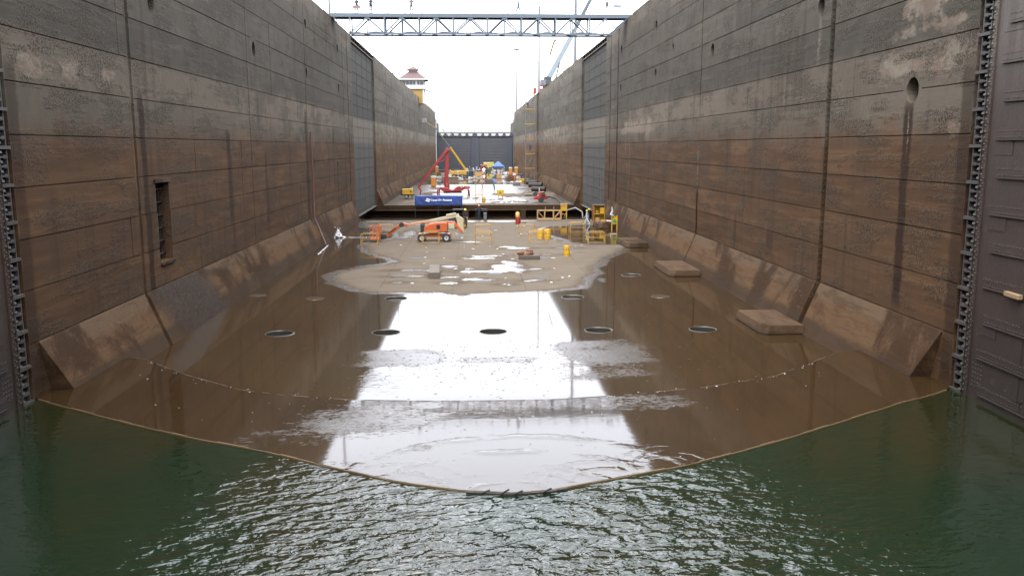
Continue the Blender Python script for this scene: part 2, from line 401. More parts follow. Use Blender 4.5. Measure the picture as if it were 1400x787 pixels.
def wallgrid_open(mb, sx, X0, ys, zs, depth, ovals):
    # split the face into y-bands; a band that holds openings gets only its own z cuts near them
    def inside(v, lst): return [q for q in lst if v[0] < q < v[1]]
    bands = []
    cuts = sorted({ys[0], ys[-1]} | set(ys))
    oy = sorted({(round(yc-ry-.25, 4), round(yc+ry+.25, 4)) for yc, zc, ry, rz in ovals})
    keep = [y for y in cuts if not any(a+.01 < y < b-.01 for a, b in oy)]
    # z cuts: everything, but each oval clears the cuts inside its own height in its own band
    for i in range(len(keep)-1):
        y0, y1 = keep[i], keep[i+1]; here = [o for o in ovals if y0 < o[0] < y1]
        z = [q for q in zs if not any(o[1]-o[3]-.2+.01 < q < o[1]+o[3]+.2-.01 for o in here)]
        bands.append((y0, y1, z, here))
    prev = None
    for (y0, y1, z, here) in bands:
        wallgrid(mb, sx, X0, [y0, y1], z, depth, here)
        yc = (y0+y1)/2
        if prev is not None:
            pz = sorted(set(z) | set(zs)); py = prev
            for j in range(len(pz)-1):
                zc = (pz[j]+pz[j+1])/2; a, b = depth(py, zc), depth(yc, zc)
                if abs(a-b) > 1e-6:
                    mb.add([(X0+sx*a, y0, pz[j]), (X0+sx*a, y0, pz[j+1]), (X0+sx*b, y0, pz[j+1]), (X0+sx*b, y0, pz[j])], [(0,1,2,3)])
        prev = yc

WALL_L = make_wall('L'); WALL_R = make_wall('R')
# ------------------------------------------------------------------ wet chamber floor
def sdf(poly, x, y):
    d = 1e9; ins = False; n = len(poly); j = n-1
    for i in range(n):
        x0, y0 = poly[j]; x1, y1 = poly[i]
        ex, ey = x1-x0, y1-y0; wx, wy = x-x0, y-y0
        t = max(0, min(1, (wx*ex+wy*ey)/(ex*ex+ey*ey+1e-12)))
        dx, dy = wx-ex*t, wy-ey*t; d = min(d, dx*dx+dy*dy)
        if (y0 > y) != (y1 > y) and x < (x1-x0)*(y-y0)/(y1-y0)+x0: ins = not ins
        j = i
    d = math.sqrt(d); return d if ins else -d
def ell(x, y, cx, cy, rx, ry):
    q = math.hypot((x-cx)/rx, (y-cy)/ry); return (1-q)*min(rx, ry)

DRY = [(-10.6,63.4),(-9.7,60.4),(-8.67,58.5),(-7.4,56.6),(-6.16,56.0),(-4.2,55.9),(-2.2,55.7),(-1.2,54.6),(-.7,54.2),(-.2,55.3),(2.5,55.6),(4.4,56.0),(6.0,56.8),(7.2,57.4),(7.5,58.9),(8.3,62),(9.2,64),(9.3,67),
       (10.4,69.4),(11.2,73),(12.9,76.5),(14.2,80),(16.2,82),(16,83),(11.2,83),(9.0,85.3),(9.2,86.9),(7.7,92.6),(7.4,97.5),(8.0,101.8),(10.5,103.8),(13.2,104.5),(16.9,104),(17.2,113.2),
       (-14.4,113.2),(-13.2,104),(-10.6,99),(-8.5,96.6),(-8.0,92),(-8.6,88.5),(-10.4,86),(-10.7,83.6),(-9.5,78),(-7.0,73.2),(-6.3,71.2),(-7.8,69.4),(-9.6,67.4),(-10.5,65)]
PUDDLES = [(1.0,65.4,2.0,.62,0),(2.6,67.0,1.0,2.0,-.35),(3.3,69.2,.6,1.8,-.2),(.5,73.3,1.05,.5,0),(1.0,74.8,1.2,.5,0),(4.4,80.6,1.3,.75,0),(3.4,81.6,.6,.5,0),(-2.0,68.4,.62,.6,0),(-1.6,62.4,.6,.35,0),(-3.0,66.0,.5,.4,0),
           (-1.6,59.8,.55,.4,0),(.3,61.2,.8,.45,0),(-.6,66.8,.5,.35,0),(-4.6,63.2,.9,.25,0),(-5.2,66.4,.9,.3,0),(3.6,110.6,4.6,.9,0),(-1.0,110.4,1.5,.7,0),(10.2,99.2,2.8,.5,0),(-7.2,95.0,.55,3.2,0),(-7.9,91.0,.9,1.0,0),
           (2.2,59.0,.4,.3,0),(4.2,60.6,.5,.25,0),(4.9,66.5,.4,.3,0),(-5.4,60.3,.4,.3,0),(9.3,96,.9,1.4,0),(-11.5,108.5,2.0,1.0,0),(-5.5,106,1.6,.5,0),(6.6,75.5,.7,.4,0),(-.4,86.3,1.0,.45,0),(8.8,80.4,1.1,.5,0)]
SEMI = [  # thin, broken water: (x, y, rx, ry, strength)
    (-3.3,38.1,2.1,1.9,1.15),(1.1,37.5,2.2,.75,1.0),(5.9,38.8,2.6,2.9,1.0),(5.6,35.8,2.7,2.2,.7),(-4.6,41.4,1.6,1.2,.35),(7.9,64.5,1.2,4.2,.6),(9.6,72,2.2,3,.55),(12.2,79.0,3.2,2.2,.75),(-9.3,61.2,1.0,3.4,.6),(-9.6,62,.8,2.5,.7),(9.2,60.6,.5,1.3,.8)]
WELLS = [(-10.04,43.65),(-4.58,43.62),(.97,43.56),(6.48,43.6),(11.98,43.52), (6.29,53.62), (11.72,62.83), (-4.93,53.72)]
WELL_R = .70
PATCHY = [(-1.55,39.4,.05,1.6)]
def dry_field(x, y):
    d = sdf(DRY, x, y)
    for cx, cy, rx, ry, rot in PUDDLES:
        if abs(x-cx) < rx+3 and abs(y-cy) < ry+4:
            u, v = x-cx, y-cy; u -= rot*v
            d = min(d, -ell(u, v, 0, 0, rx, ry))
    return d
def semi_field(x, y):
    m = 0
    for cx, cy, rx, ry, k in SEMI:
        q = 1-(abs((x-cx)/rx)**5+abs((y-cy)/ry)**5)**.2
        if q > -.5: m = max(m, k*min(1, max(0, q*1.6+.35)))
    return m

WET_FLOOR = ((.066,.038,.0145), (.046,.0265,.0105), (.078,.047,.0195), (.088,.057,.027)); WET_SILL = ((.056,.0315,.0135), (.039,.0215,.009), (.067,.039,.017), (.073,.046,.022))
def floor_material(name, far=False, WET=WET_FLOOR):
    s = Sh(name); p = s.pos(); x, y, z = s.xyz(p)
    mid = s.noise(p, .7, 6, .62); fine = s.noise(p, 5.5, 5, .65); big = s.noise(p, .16, 4, .55, .5); grit = s.noise(p, 26, 2, .5)
    flat = s.noise(s.vec(p, (.5, 1.1, 1)), .75, 5, .6)
    if far:
        d = s.m('ADD', s.m('MULTIPLY', s.m('SUBTRACT', s.noise(s.vec(p, (.35, .16, 1)), .42, 5, .6, .4), .505), 9), s.attr('dry'))
    else: d = s.attr('dry')
    d = s.m('ADD', d, s.m('MULTIPLY', s.m('SUBTRACT', mid, .5), 2.1))
    d = s.m('ADD', d, s.m('MULTIPLY', s.m('SUBTRACT', fine, .5), 1.1))
    dry = s.step(d, .0, .14)
    semi = s.attr('semi')
    semi = s.m('MAXIMUM', semi, s.m('MULTIPLY', s.step(s.m('ABSOLUTE', s.m('ADD', s.attr('dry'), .25)), 1.1, .1), .9)) if not far else semi
    sp = s.m('ADD', s.m('MULTIPLY', s.noise(s.vec(p, (1, 2.2, 1)), 4.5, 6, .75), .75), s.m('MULTIPLY', flat, .5))
    semim = s.step(s.m('ADD', sp, s.m('MULTIPLY', semi, .30)), .845, .885)        # damp, film broken
    semim = s.m('MULTIPLY', semim, s.step(semi, .02, .2))
    # loose grit standing proud of the film
    k = s.noise(s.vec(p, (2.6, 1.2, 1)), 2.2, 2, .5)
    spot = s.m('MULTIPLY', s.step(s.m('ADD', k, s.m('MULTIPLY', s.m('SUBTRACT', big, .5), .3)), .70, .74), s.m('MULTIPLY', s.step(y, 43.5, 41), s.step(s.m('ADD', s.m('ABSOLUTE', s.m('SUBTRACT', x, .8)), s.m('MULTIPLY', mid, 4)), 7.2, 5.2)))
    drycol = s.mix(mid, (.275,.222,.166), (.150,.119,.088))
    drycol = s.mix(s.step(big, .42, .62, 0, .6), drycol, (.195,.152,.110))
    drycol = s.mix(s.step(flat, .56, .72, 0, .6), drycol, (.098,.078,.060))
    drycol = s.mix(s.step(s.m('SUBTRACT', d, s.m('MULTIPLY', mid, 1.2)), .3, -.45, 0, .62), drycol, (.105,.072,.047))
    wetcol = s.mix(mid, WET[0], WET[1])
    wetcol = s.mix(s.step(big, .45, .68, 0, .6), wetcol, WET[2])
    wetcol = s.mix(s.step(flat, .6, .78, 0, .3), wetcol, WET[3])
    dampcol = s.mix(mid, (.115,.092,.074), (.062,.046,.034))
    c = s.mix(dry, wetcol, drycol); c = s.mix(s.m('MULTIPLY', semim, s.m('SUBTRACT', 1, dry)), c, dampcol)
    c = s.mix(s.m('MULTIPLY', spot, .9), c, (.06,.036,.02))
    jx = s.m('ABSOLUTE', s.m('SUBTRACT', s.m('FRACT', s.m('DIVIDE', s.m('ADD', x, 18.775), 4.95)), .5)); jy = s.m('ABSOLUTE', s.m('SUBTRACT', s.m('FRACT', s.m('DIVIDE', s.m('ADD', y, 4.6), 10.0)), .5))
    joint = s.m('MAXIMUM', s.m('MULTIPLY', s.step(jx, .0055, .003), s.step(mid, .42, .58)), s.step(jy, .0025, .0012))
    c = s.mix(s.m('MULTIPLY', joint, .8), c, (.03,.02,.014))
    rough = s.m('ADD', s.m('MULTIPLY', s.attr('ripple'), .24) if far else .05, s.m('MULTIPLY', dry, .78))
    if far: rough = s.m('ADD', rough, .05, clamp=True)
    rough = s.m('MAXIMUM', rough, s.m('MULTIPLY', semim, .26)); rough = s.m('MAXIMUM', rough, s.m('MULTIPLY', spot, .3))
    rip = s.noise(s.vec(p, (1.2, 2.0, 1)), 2.2, 3, .55)
    h = s.m('ADD', s.m('MULTIPLY', s.m('MULTIPLY', s.m('ADD', fine, s.m('MULTIPLY', grit, .5)), s.m('ADD', dry, s.m('MULTIPLY', semim, .25))), .018),
            s.m('MULTIPLY', rip, s.m('ADD', .00045, s.m('MULTIPLY', s.attr('ripple'), .0 if far else .012))))
    if WET is WET_SILL:       # thin ring ripples where the water laps over the point of the sill
        for cx, cy_, fr, r0, r1 in ((.9,20.6,7.5,.6,2.6),(3.6,21.6,9,.5,2.2),(-2.0,21.4,8,.6,2.4),(5.6,22.8,14,.3,1.9),(1.2,19.8,5,2.4,6.5)):
            r_ = s.m('SQRT', s.m('ADD', s.m('POWER', s.m('SUBTRACT', x, cx), 2), s.m('POWER', s.m('SUBTRACT', y, cy_), 2)))
            r_ = s.m('ADD', r_, s.m('MULTIPLY', s.m('SUBTRACT', mid, .5), .7))
            wv = s.m('POWER', s.m('ABSOLUTE', s.m('SINE', s.m('MULTIPLY', r_, fr*.5))), 10)
            wv = s.m('MULTIPLY', wv, s.m('MULTIPLY', s.step(r_, r0, r0+.4), s.step(r_, r1, r1-1.0)))
            h = s.m('ADD', h, s.m('MULTIPLY', s.m('MULTIPLY', wv, s.step(flat, .42, .58)), .011))
    return s.out(color=s.mix(1, c, (.42,.42,.42), 'MULTIPLY'), rough=rough, spec=s.m('SUBTRACT', .5, s.m('MULTIPLY', dry, .42)), ior=1.5, normal=s.bump(h, 1.0, 1.0))

def set_attr(me, name, vals):
    a = me.attributes.new(name, 'FLOAT', 'POINT'); a.data.foreach_set('value', vals)

def make_floor():
    x0, x1, y0, y1, st = -15.0, 17.2, 30.0, PIT0, .3
    xs = [x0+i*(x1-x0)/107 for i in range(108)]; ys = [y0+i*(y1-y0)/278 for i in range(279)]
    xs[0], xs[-1] = XL-.05, XR+.05
    dx, dy = xs[2]-xs[1], ys[1]-ys[0]
    W = len(xs); v = [(x, y, 0) for y in ys for x in xs]; hole = set(); blocks = []
    for cx, cy in WELLS:
        i0 = round((cx-1.2-x0)/dx); i1 = i0+8; j0 = round((cy-1.2-y0)/dy); j1 = j0+8
        for i in range(i0, i1):
            for j in range(j0, j1): hole.add((i, j))
        blocks.append((cx, cy, i0, i1, j0, j1))
    f = [(j*W+i, j*W+i+1, (j+1)*W+i+1, (j+1)*W+i) for j in range(len(ys)-1) for i in range(W-1) if (i, j) not in hole]
    for cx, cy, i0, i1, j0, j1 in blocks:
        ring = [j0*W+i for i in range(i0, i1)] + [j*W+i1 for j in range(j0, j1)] + [j1*W+i for i in range(i1, i0, -1)] + [j*W+i0 for j in range(j1, j0, -1)]
        n = len(ring); o = len(v)
        for q in ring:
            a = math.atan2(v[q][1]-cy, v[q][0]-cx); v.append((cx+WELL_R*math.cos(a), cy+WELL_R*math.sin(a), 0))
        f += [(ring[k], ring[(k+1) % n], o+(k+1) % n, o+k) for k in range(n)]
    me = bpy.data.meshes.new('chamber_floor'); me.from_pydata(v, [], f)
    set_attr(me, 'dry', [dry_field(a, b) for a, b, c in v]); set_attr(me, 'semi', [semi_field(a, b) for a, b, c in v])
    set_attr(me, 'ripple', [max(0, 1-math.hypot((a+3.6)/1.7, (b-34.6)/2.6))*1.0 for a, b, c in v])
    me.materials.append(M_FLOOR); o = bpy.data.objects.new('chamber_floor', me); COL.objects.link(o); return struct(o)
M_FLOOR = floor_material('wet_concrete_floor')
make_floor()

def make_far_floor():
    xs = [XL-.05+i*(XR-XL+.1)/60 for i in range(61)]; ys = [PIT1+i*(FARGATE+6-PIT1)/200 for i in range(201)]; W = 61
    v = [(x, y, 0) for y in ys for x in xs]; f = [(j*W+i, j*W+i+1, (j+1)*W+i+1, (j+1)*W+i) for j in range(200) for i in range(60)]
    me = bpy.data.meshes.new('far_floor'); me.from_pydata(v, [], f)
    def d(x, y):
        b = -.25
        b -= 3.0*max(0, 1-math.hypot((x-1.5)/9, (y-205)/42))
        b -= 2.0*max(0, 1-math.hypot((x+2)/9, (y-153)/7)) + 1.6*max(0, 1-math.hypot((x-8)/8, (y-157)/6))
        b -= 2.2*max(0, 1-math.hypot((x+12)/4, (y-190)/60)) + 2*max(0, 1-math.hypot((x-8)/11, (y-285)/55))
        if y < 147: b += 1.2
        b += 1.3*max(0, 1-abs(y-176)/7)*(1 if abs(x-1) > 9 else .2) + 1.0*max(0, 1-math.hypot((x-9)/8, (y-172)/8)) + 1.5*max(0, 1-math.hypot((x+11)/5, (y-300)/40))
        return b
    set_attr(me, 'dry', [d(a, b) for a, b, c in v]); set_attr(me, 'semi', [.1]*len(v)); set_attr(me, 'ripple', [max(0, min(1, (222-b)/4)) for a, b, c in v])   # running water, ruffled
    me.materials.append(floor_material('far_concrete_floor', True)); o = bpy.data.objects.new('far_floor', me); COL.objects.link(o); struct(o)
make_far_floor()

# gate pit across the chamber: far wall with a ledge, dark water below
M_PIT = curb_material('pit_concrete', [(200, 1, .1)])
m = MB(); a, b = XL-2.0, XR+2.0
m.box(((a+b)/2, PIT1+.6, -.36), (b-a, 1.2, .70)); m.box(((a+b)/2, PIT1+.1, -.80), (b-a, 1.9, .16)); m.box(((a+b)/2, PIT1+1.6, -1.9), (b-a, 1.4, 2.1))
m.box(((a+b)/2, PIT0-.5, -1.55), (b-a, 1.0, 3.05)); m.box(((a+b)/2, PIT0+.35, -1.2), (b-a, .7, .5)); m.box(((a+b)/2, 127.7, -3.0), (b-a, 30, .3))
for xx in (-1.2, 8.2): m.box((xx, PIT1-.25, -1.9), (.9, 1.3, 2.1))
struct(m.build('gate_pit_ground', M_PIT, bevel=.03))
s = Sh('murky_pit_water'); p = s.pos(); M_PITW = s.out(color=(.018,.014,.010), rough=.04, ior=1.33, normal=s.bump(s.noise(p, 1.5, 3), .08, .02))
m = MB(); m.add([(a,PIT0,-1.9),(b,PIT0,-1.9),(b,PIT1+1,-1.9),(a,PIT1+1,-1.9)], [(0,1,2,3)]); struct(m.build('pit_water', M_PITW))
m = MB(); rr = random.Random(5)
for k in range(26):
    xx = XL + 1 + k*1.27; m.box((xx, PIT0-.22, .06), (1.22, .42, .10+rr.uniform(-.02,.02)))
tag(m.build('pit_kerb', M_PIT, bevel=.02), 'low brown concrete kerb along the near edge of the gate pit', 'kerb')

# raised mitre sill
FRONT = [(-15.8,30.45),(-15.5,30.3),(-14.2,29.4),(-11.2,27.4),(-8.9,26.0),(-6.2,24.6),(-4.1,23.25),(-2.2,22.1),(-.35,21.35),(.9,21.15),(1.9,21.25),(4.0,22.1),(6.1,22.95),(9.1,24.65),(12.0,26.5),(14.9,28.4),(17.2,29.7),(17.85,30.3)]
BACK = [(-15.8,36.6),(-13.97,36.1),(-11.6,33.6),(-8.7,31.2),(-6.9,30.4),(-4.4,29.7),(-1.41,29.4),(1.5,29.35),(2.9,29.4),(5.8,29.9),(8.7,30.7),(11.8,32.1),(14.1,34.2),(15.6,35.6),(17.85,36.6)]
def lin(P, x):
    for (a, b), (c, d) in zip(P, P[1:]):
        if a <= x <= c: return b+(d-b)*(x-a)/(c-a)
    return P[0][1] if x < P[0][0] else P[-1][1]
def make_apron():
    nx, ny = 150, 40; v = []; f = []
    xs = [-15.78+i*(33.6)/(nx-1) for i in range(nx)]
    for j in range(ny):
        for x in xs:
            t = j/(ny-1); v.append((x, lin(FRONT, x)*(1-t)+lin(BACK, x)*t, APRON))
    for j in range(ny-1):
        for i in range(nx-1): f.append((j*nx+i, j*nx+i+1, (j+1)*nx+i+1, (j+1)*nx+i))
    o = len(v)
    for x in xs: v.append((x, lin(FRONT, x)+.05, -3))
    for i in range(nx-1): f.append((o+i, o+i+1, i+1, i))
    o = len(v); b = (ny-1)*nx
    for x in xs: v.append((x, lin(BACK, x)+.05, -.2))
    for i in range(nx-1): f.append((b+i, b+i+1, o+i+1, o+i))
    me = bpy.data.meshes.new('sill_floor'); me.from_pydata(v, [], f)
    def semi(x, y):
        m = 0
        for cx, cy, rx, ry, k in [(-3.4,27.6,3.2,2.2,.95),(0.6,28.4,5.6,.95,.62),(5.6,28.9,3.0,1.5,.8),(-1.6,24.6,.45,.5,.8),(-5.8,25.6,2.4,1.6,.55),(-1.6,28.9,.9,.5,1.2),(-3.0,23.6,3,.8,.45),(.9,22.3,2.2,.8,.35),(4.2,24.2,2.4,1.3,.4)]:
            q = 1-math.hypot((x-cx)/rx, (y-cy)/ry)
            if q > -.4: m = max(m, k*min(1, max(0, q*1.5+.3)))
        return m
    set_attr(me, 'dry', [-3.]*len(v)); set_attr(me, 'semi', [semi(a, b) for a, b, c in v])
    rip = []
    for x, y, z in v:
        e = y-lin(FRONT, x); rip.append(.012+.05*math.exp(-(e/1.6)**2)*math.exp(-((x-1.0)/7.5)**2) + .10*max(0, 1-abs(y-27.3)/.25)*max(0, 1-abs(x-1)/4.5) + .25*max(0, 1-math.hypot((x-5.7)/1.8, (y-23.9)/1.1)))
    set_attr(me, 'ripple', rip)
    me.materials.append(floor_material('wet_sill_concrete', False, WET_SILL)); ob = bpy.data.objects.new('sill_floor', me); COL.objects.link(ob); return struct(ob)
make_apron()
m = MB(); M_SEAL = paint('weathered_timber_seal', (.085,.052,.019), .6, 0, .6, (.015,.011,.008), .9, .8)
pts = [(x, lin(FRONT, x)-.02, APRON-.045) for x in [-15.6+i*.55 for i in range(61)]]
for p_, q_ in zip(pts, pts[1:]): m.bar(p_, q_, .05, .08+.02*math.sin(p_[0]*3.1))
tag(m.build('sill_seal', M_SEAL), 'thin tan timber seal strip along the pointed edge of the wet sill', 'seal')
m = MB(); M_BLACK = paint('black_steel', (.015,.015,.016), .5, .4, .2)
for x in [-.25+.24*i for i in range(11)]:
    m.bar((x, lin(FRONT, x)-.12, APRON-.02), (x+.26, lin(FRONT, x+.26)-.12, APRON-.02), .035, .045)
for x, l in ((.15,.07),(.65,.11),(1.0,.08),(1.75,.10)): m.bar((x, lin(FRONT, x)-.15, APRON), (x+.22, lin(FRONT, x)-.12, APRON+l), .035)
tag(m.build('sill_bracket', M_BLACK), 'black twisted steel bracket at the point of the wet sill', 'bracket')

m = MB(); rr = random.Random(8); pts = [(x, lin(BACK, x)) for x in [-14.4+i*.3 for i in range(101)]]
for p_, q_ in zip(pts, pts[1:]):
    if rr.random() < .6: m.bar((p_[0], p_[1]-.02, APRON+.004), (q_[0], q_[1]-.02, APRON+.004), rr.uniform(.008,.03), .010)
M_EDGE = paint('worn_sill_edge', (.085,.068,.050), .5, 0, .6, (.03,.02,.012), .9, 1.0)
o = m.build('sill_edge', M_EDGE); o['kind'] = 'stuff'

# wells: shaft, lip and the water standing in them
M_LIP = paint('wet_pale_concrete', (.048,.040,.032), .3, 0, .6, (.015,.012,.009), .95, 2.2)
s = Sh('well_shaft'); p = s.pos(); M_SHAFT = s.out(color=s.mix(s.noise(p, 2, 5), (.026,.023,.019), (.012,.017,.014)), spec=.05, rough=.9, normal=s.bump(s.noise(p, 6, 4), .5, .03))
for i, (cx, cy) in enumerate(WELLS):
    t = thing('culvert_well', ['leftmost round open well in the nearest row, sunk in brown wet floor', 'round open well in the nearest row on the left edge of the white reflection', 'round open well with a broken rim in the middle of the white sky reflection',
        'round open well with a pale wet rim, just right of the white reflection', 'rightmost round open well in the nearest row, facing the big concrete block', 'half drowned round well at the right corner of the dry floor',
        'drowned round well with a bright rim near the right wall, between two concrete blocks', 'drowned round well at the left corner of the white reflection'][i], 'floor well', (cx, cy, 0), i*.7, 'round culvert wells in the lock floor')
    m = MB(); m.lathe([(WELL_R, 0), (WELL_R*.97, -.06), (WELL_R*.97, -1.6)], seg=32); m.build('shaft', M_SHAFT, t, smooth=True)
    m = MB(); k = 32; rnd = random.Random(i)
    vs = []; 
    for q in range(k):
        a = 2*math.pi*q/k; w = .015+.07*max(0, math.sin(a+1.9+.4*i))**2*(1 if i != 2 else .3)*rnd.uniform(.6,1.2)
        for r_, z_ in ((WELL_R-.015, -.03), (WELL_R-.01, .014), (WELL_R+w, .016), (WELL_R+w+.02, -.01)): vs.append((r_*math.cos(a), r_*math.sin(a), z_))
    m.add(vs, [(q*4+c, ((q+1) % k)*4+c, ((q+1) % k)*4+c+1, q*4+c+1) for q in range(k) for c in range(3)]); m.build('rim', M_LIP, t, smooth='all')
    m = MB(); z_ = -1.4 if i < 5 else -.08; m.add([(WELL_R*.97*math.cos(2*math.pi*q/24), WELL_R*.97*math.sin(2*math.pi*q/24), z_) for q in range(24)], [tuple(range(24))]); m.build('standing_water', M_PITW, t)
# closed wells show as dark or rusty round covers
M_COVER = paint('silted_cover', (.026,.019,.014), .6, 0, .4); M_COVW = paint('drowned_cover', (.05,.038,.026), .05, 0, .2, amt=.1)
for i, (x, y, r_, w, lb) in enumerate([(-10.1,53.97,.62,1,'dark drowned round cover under brown water at the left of the floor'), (11.93,53.59,.62,1,'dark drowned round cover under brown water at the right of the floor'), (-14.0,55.4,.5,1,'small dark drowned cover close to the foot of the left wall'),
        (5.05,62.6,.66,0,'silted round cover on the dry floor right of centre, nearest of two'), (-5.6,63.5,.6,0,'silted round cover on the dry floor left of the loose concrete block'), (-4.9,73.6,.62,0,'rusty brown round cover at the back left of the dry floor'), (.6,60.4,.66,0,'dark silted round cover just behind the white reflection'), (6.1,73.2,.6,0,'dark patchy round cover behind the debris slab'), (1.55,63.9,.62,0,'silted round cover under the long white puddle')]):
    m = MB(); m.lathe([(0, .022), (r_*.8, .022), (r_, .012), (r_*1.02, -.01)], seg=28)
    o = m.build('well_cover', M_COVW if w else M_COVER, smooth=True); o.location = (x, y, 0); tag(o, lb, 'well cover', 'closed culvert wells')

# ------------------------------------------------------------------ water in front of the sill
def water_material():
    s = Sh('green_lock_water'); p = s.pos(); x, y, z = s.xyz(p)
    turn = s.m('MULTIPLY', x, .25); p2 = s.comb(s.m('ADD', x, s.m('MULTIPLY', y, .25)), s.m('SUBTRACT', y, turn), 0)
    w1 = s.noise(s.vec(p2, (.75, 1.5, 1)), 1.75, 1.5, .5, .5); w2 = s.noise(s.vec(p, (.9, 1.4, 1)), 4.4, 2, .5, .5); w3 = s.noise(s.vec(p2, (.8, 1.2, 1)), 10, 2, .5); w0 = s.noise(s.vec(p, (.6, 1, 1)), .55, 2, .5)
    pat = s.step(s.noise(p, .35, 3, .6), .34, .62, .55, 1.25)
    calm = s.noise(p, .10, 3)
    r = s.m('SQRT', s.m('ADD', s.m('POWER', s.m('DIVIDE', s.m('SUBTRACT', x, .9), 10.5), 2), s.m('POWER', s.m('DIVIDE', s.m('SUBTRACT', y, 14), 15), 2)))
    act = s.m('ADD', .10, s.step(s.m('ADD', r, s.m('MULTIPLY', s.m('SUBTRACT', calm, .5), .5)), 1.15, .35))
    h = s.m('ADD', s.m('MULTIPLY', w1, .19), s.m('MULTIPLY', s.m('MULTIPLY', w2, pat), .066)); h = s.m('ADD', h, s.m('MULTIPLY', s.m('MULTIPLY', w3, pat), .012)); h = s.m('ADD', h, s.m('MULTIPLY', w0, .20))
    h = s.m('MULTIPLY', h, act)
    big = s.noise(p, .09, 4, .5, .6)
    c = s.mix(s.step(big, .42, .60), (.0034,.0090,.0034), (.0085,.0095,.0034))
    return s.out(color=c, rough=.06, ior=1.6, normal=s.bump(h, 1.0, 1.0))
m = MB(); n = 2
wx = [XL-2.5+i*.4 for i in range(int((XR-XL+5)/.4)+2)]; edge = [(x, (lin(FRONT, x)+.04) if XL < x < XR else 30.36) for x in wx]; n = len(wx)
m.add([(x, y, WATER) for x, y in edge]+[(x, -70, WATER) for x in wx], [(i+1, i, n+i, n+i+1) for i in range(n-1)])
struct(m.build('water', water_material()))
m = MB(); m.add([(-24,-70,-6),(26,-70,-6),(26,40,-6),(-24,40,-6)], [(0,1,2,3)]); struct(m.build('lock_bed_ground', M_DARKIN))

# ------------------------------------------------------------------ open gate leaves near the camera
def leaf_material():
    s = Sh('riveted_gate_steel'); p = s.pos(); x, y, z = s.xyz(p)
    mid = s.noise(p, .9, 6, .62); fine = s.noise(p, 8, 4, .6); run = s.noise(s.vec(p, (1, 2.2, .10)), 1, 5, .6)
    c = s.mix(mid, (.135,.112,.108), (.075,.062,.060))
    c = s.mix(s.step(s.m('ADD', z, s.m('MULTIPLY', s.m('SUBTRACT', run, .5), 4)), 10.2, 13.4), c, s.mix(mid, (.26,.25,.235), (.15,.142,.13)))
    c = s.mix(s.step(run, .5, .68, 0, .55), c, (.085,.048,.032))
    c = s.mix(s.step(s.m('ADD', z, s.m('MULTIPLY', mid, 1.2)), 5.2, 2.4, 0, .6), c, (.046,.042,.042))
    c = s.mix(s.step(s.noise(p, 2.6, 5, .65), .60, .70, 0, .5), c, (.20,.15,.115))
    c = s.mix(s.m('MULTIPLY', s.step(fine, .66, .72), .5), c, (.28,.26,.24))
    return s.out(color=s.mix(1, c, (.29,.235,.20), 'MULTIPLY'), rough=.5, normal=s.bump(s.m('ADD', mid, s.m('MULTIPLY', fine, .6)), .45, .03), spec=.4)
M_LEAF = leaf_material(); M_RIB = paint('ladder_steel', (.046,.041,.037), .55, .1, .4, (.06,.045,.04), .6, 2)
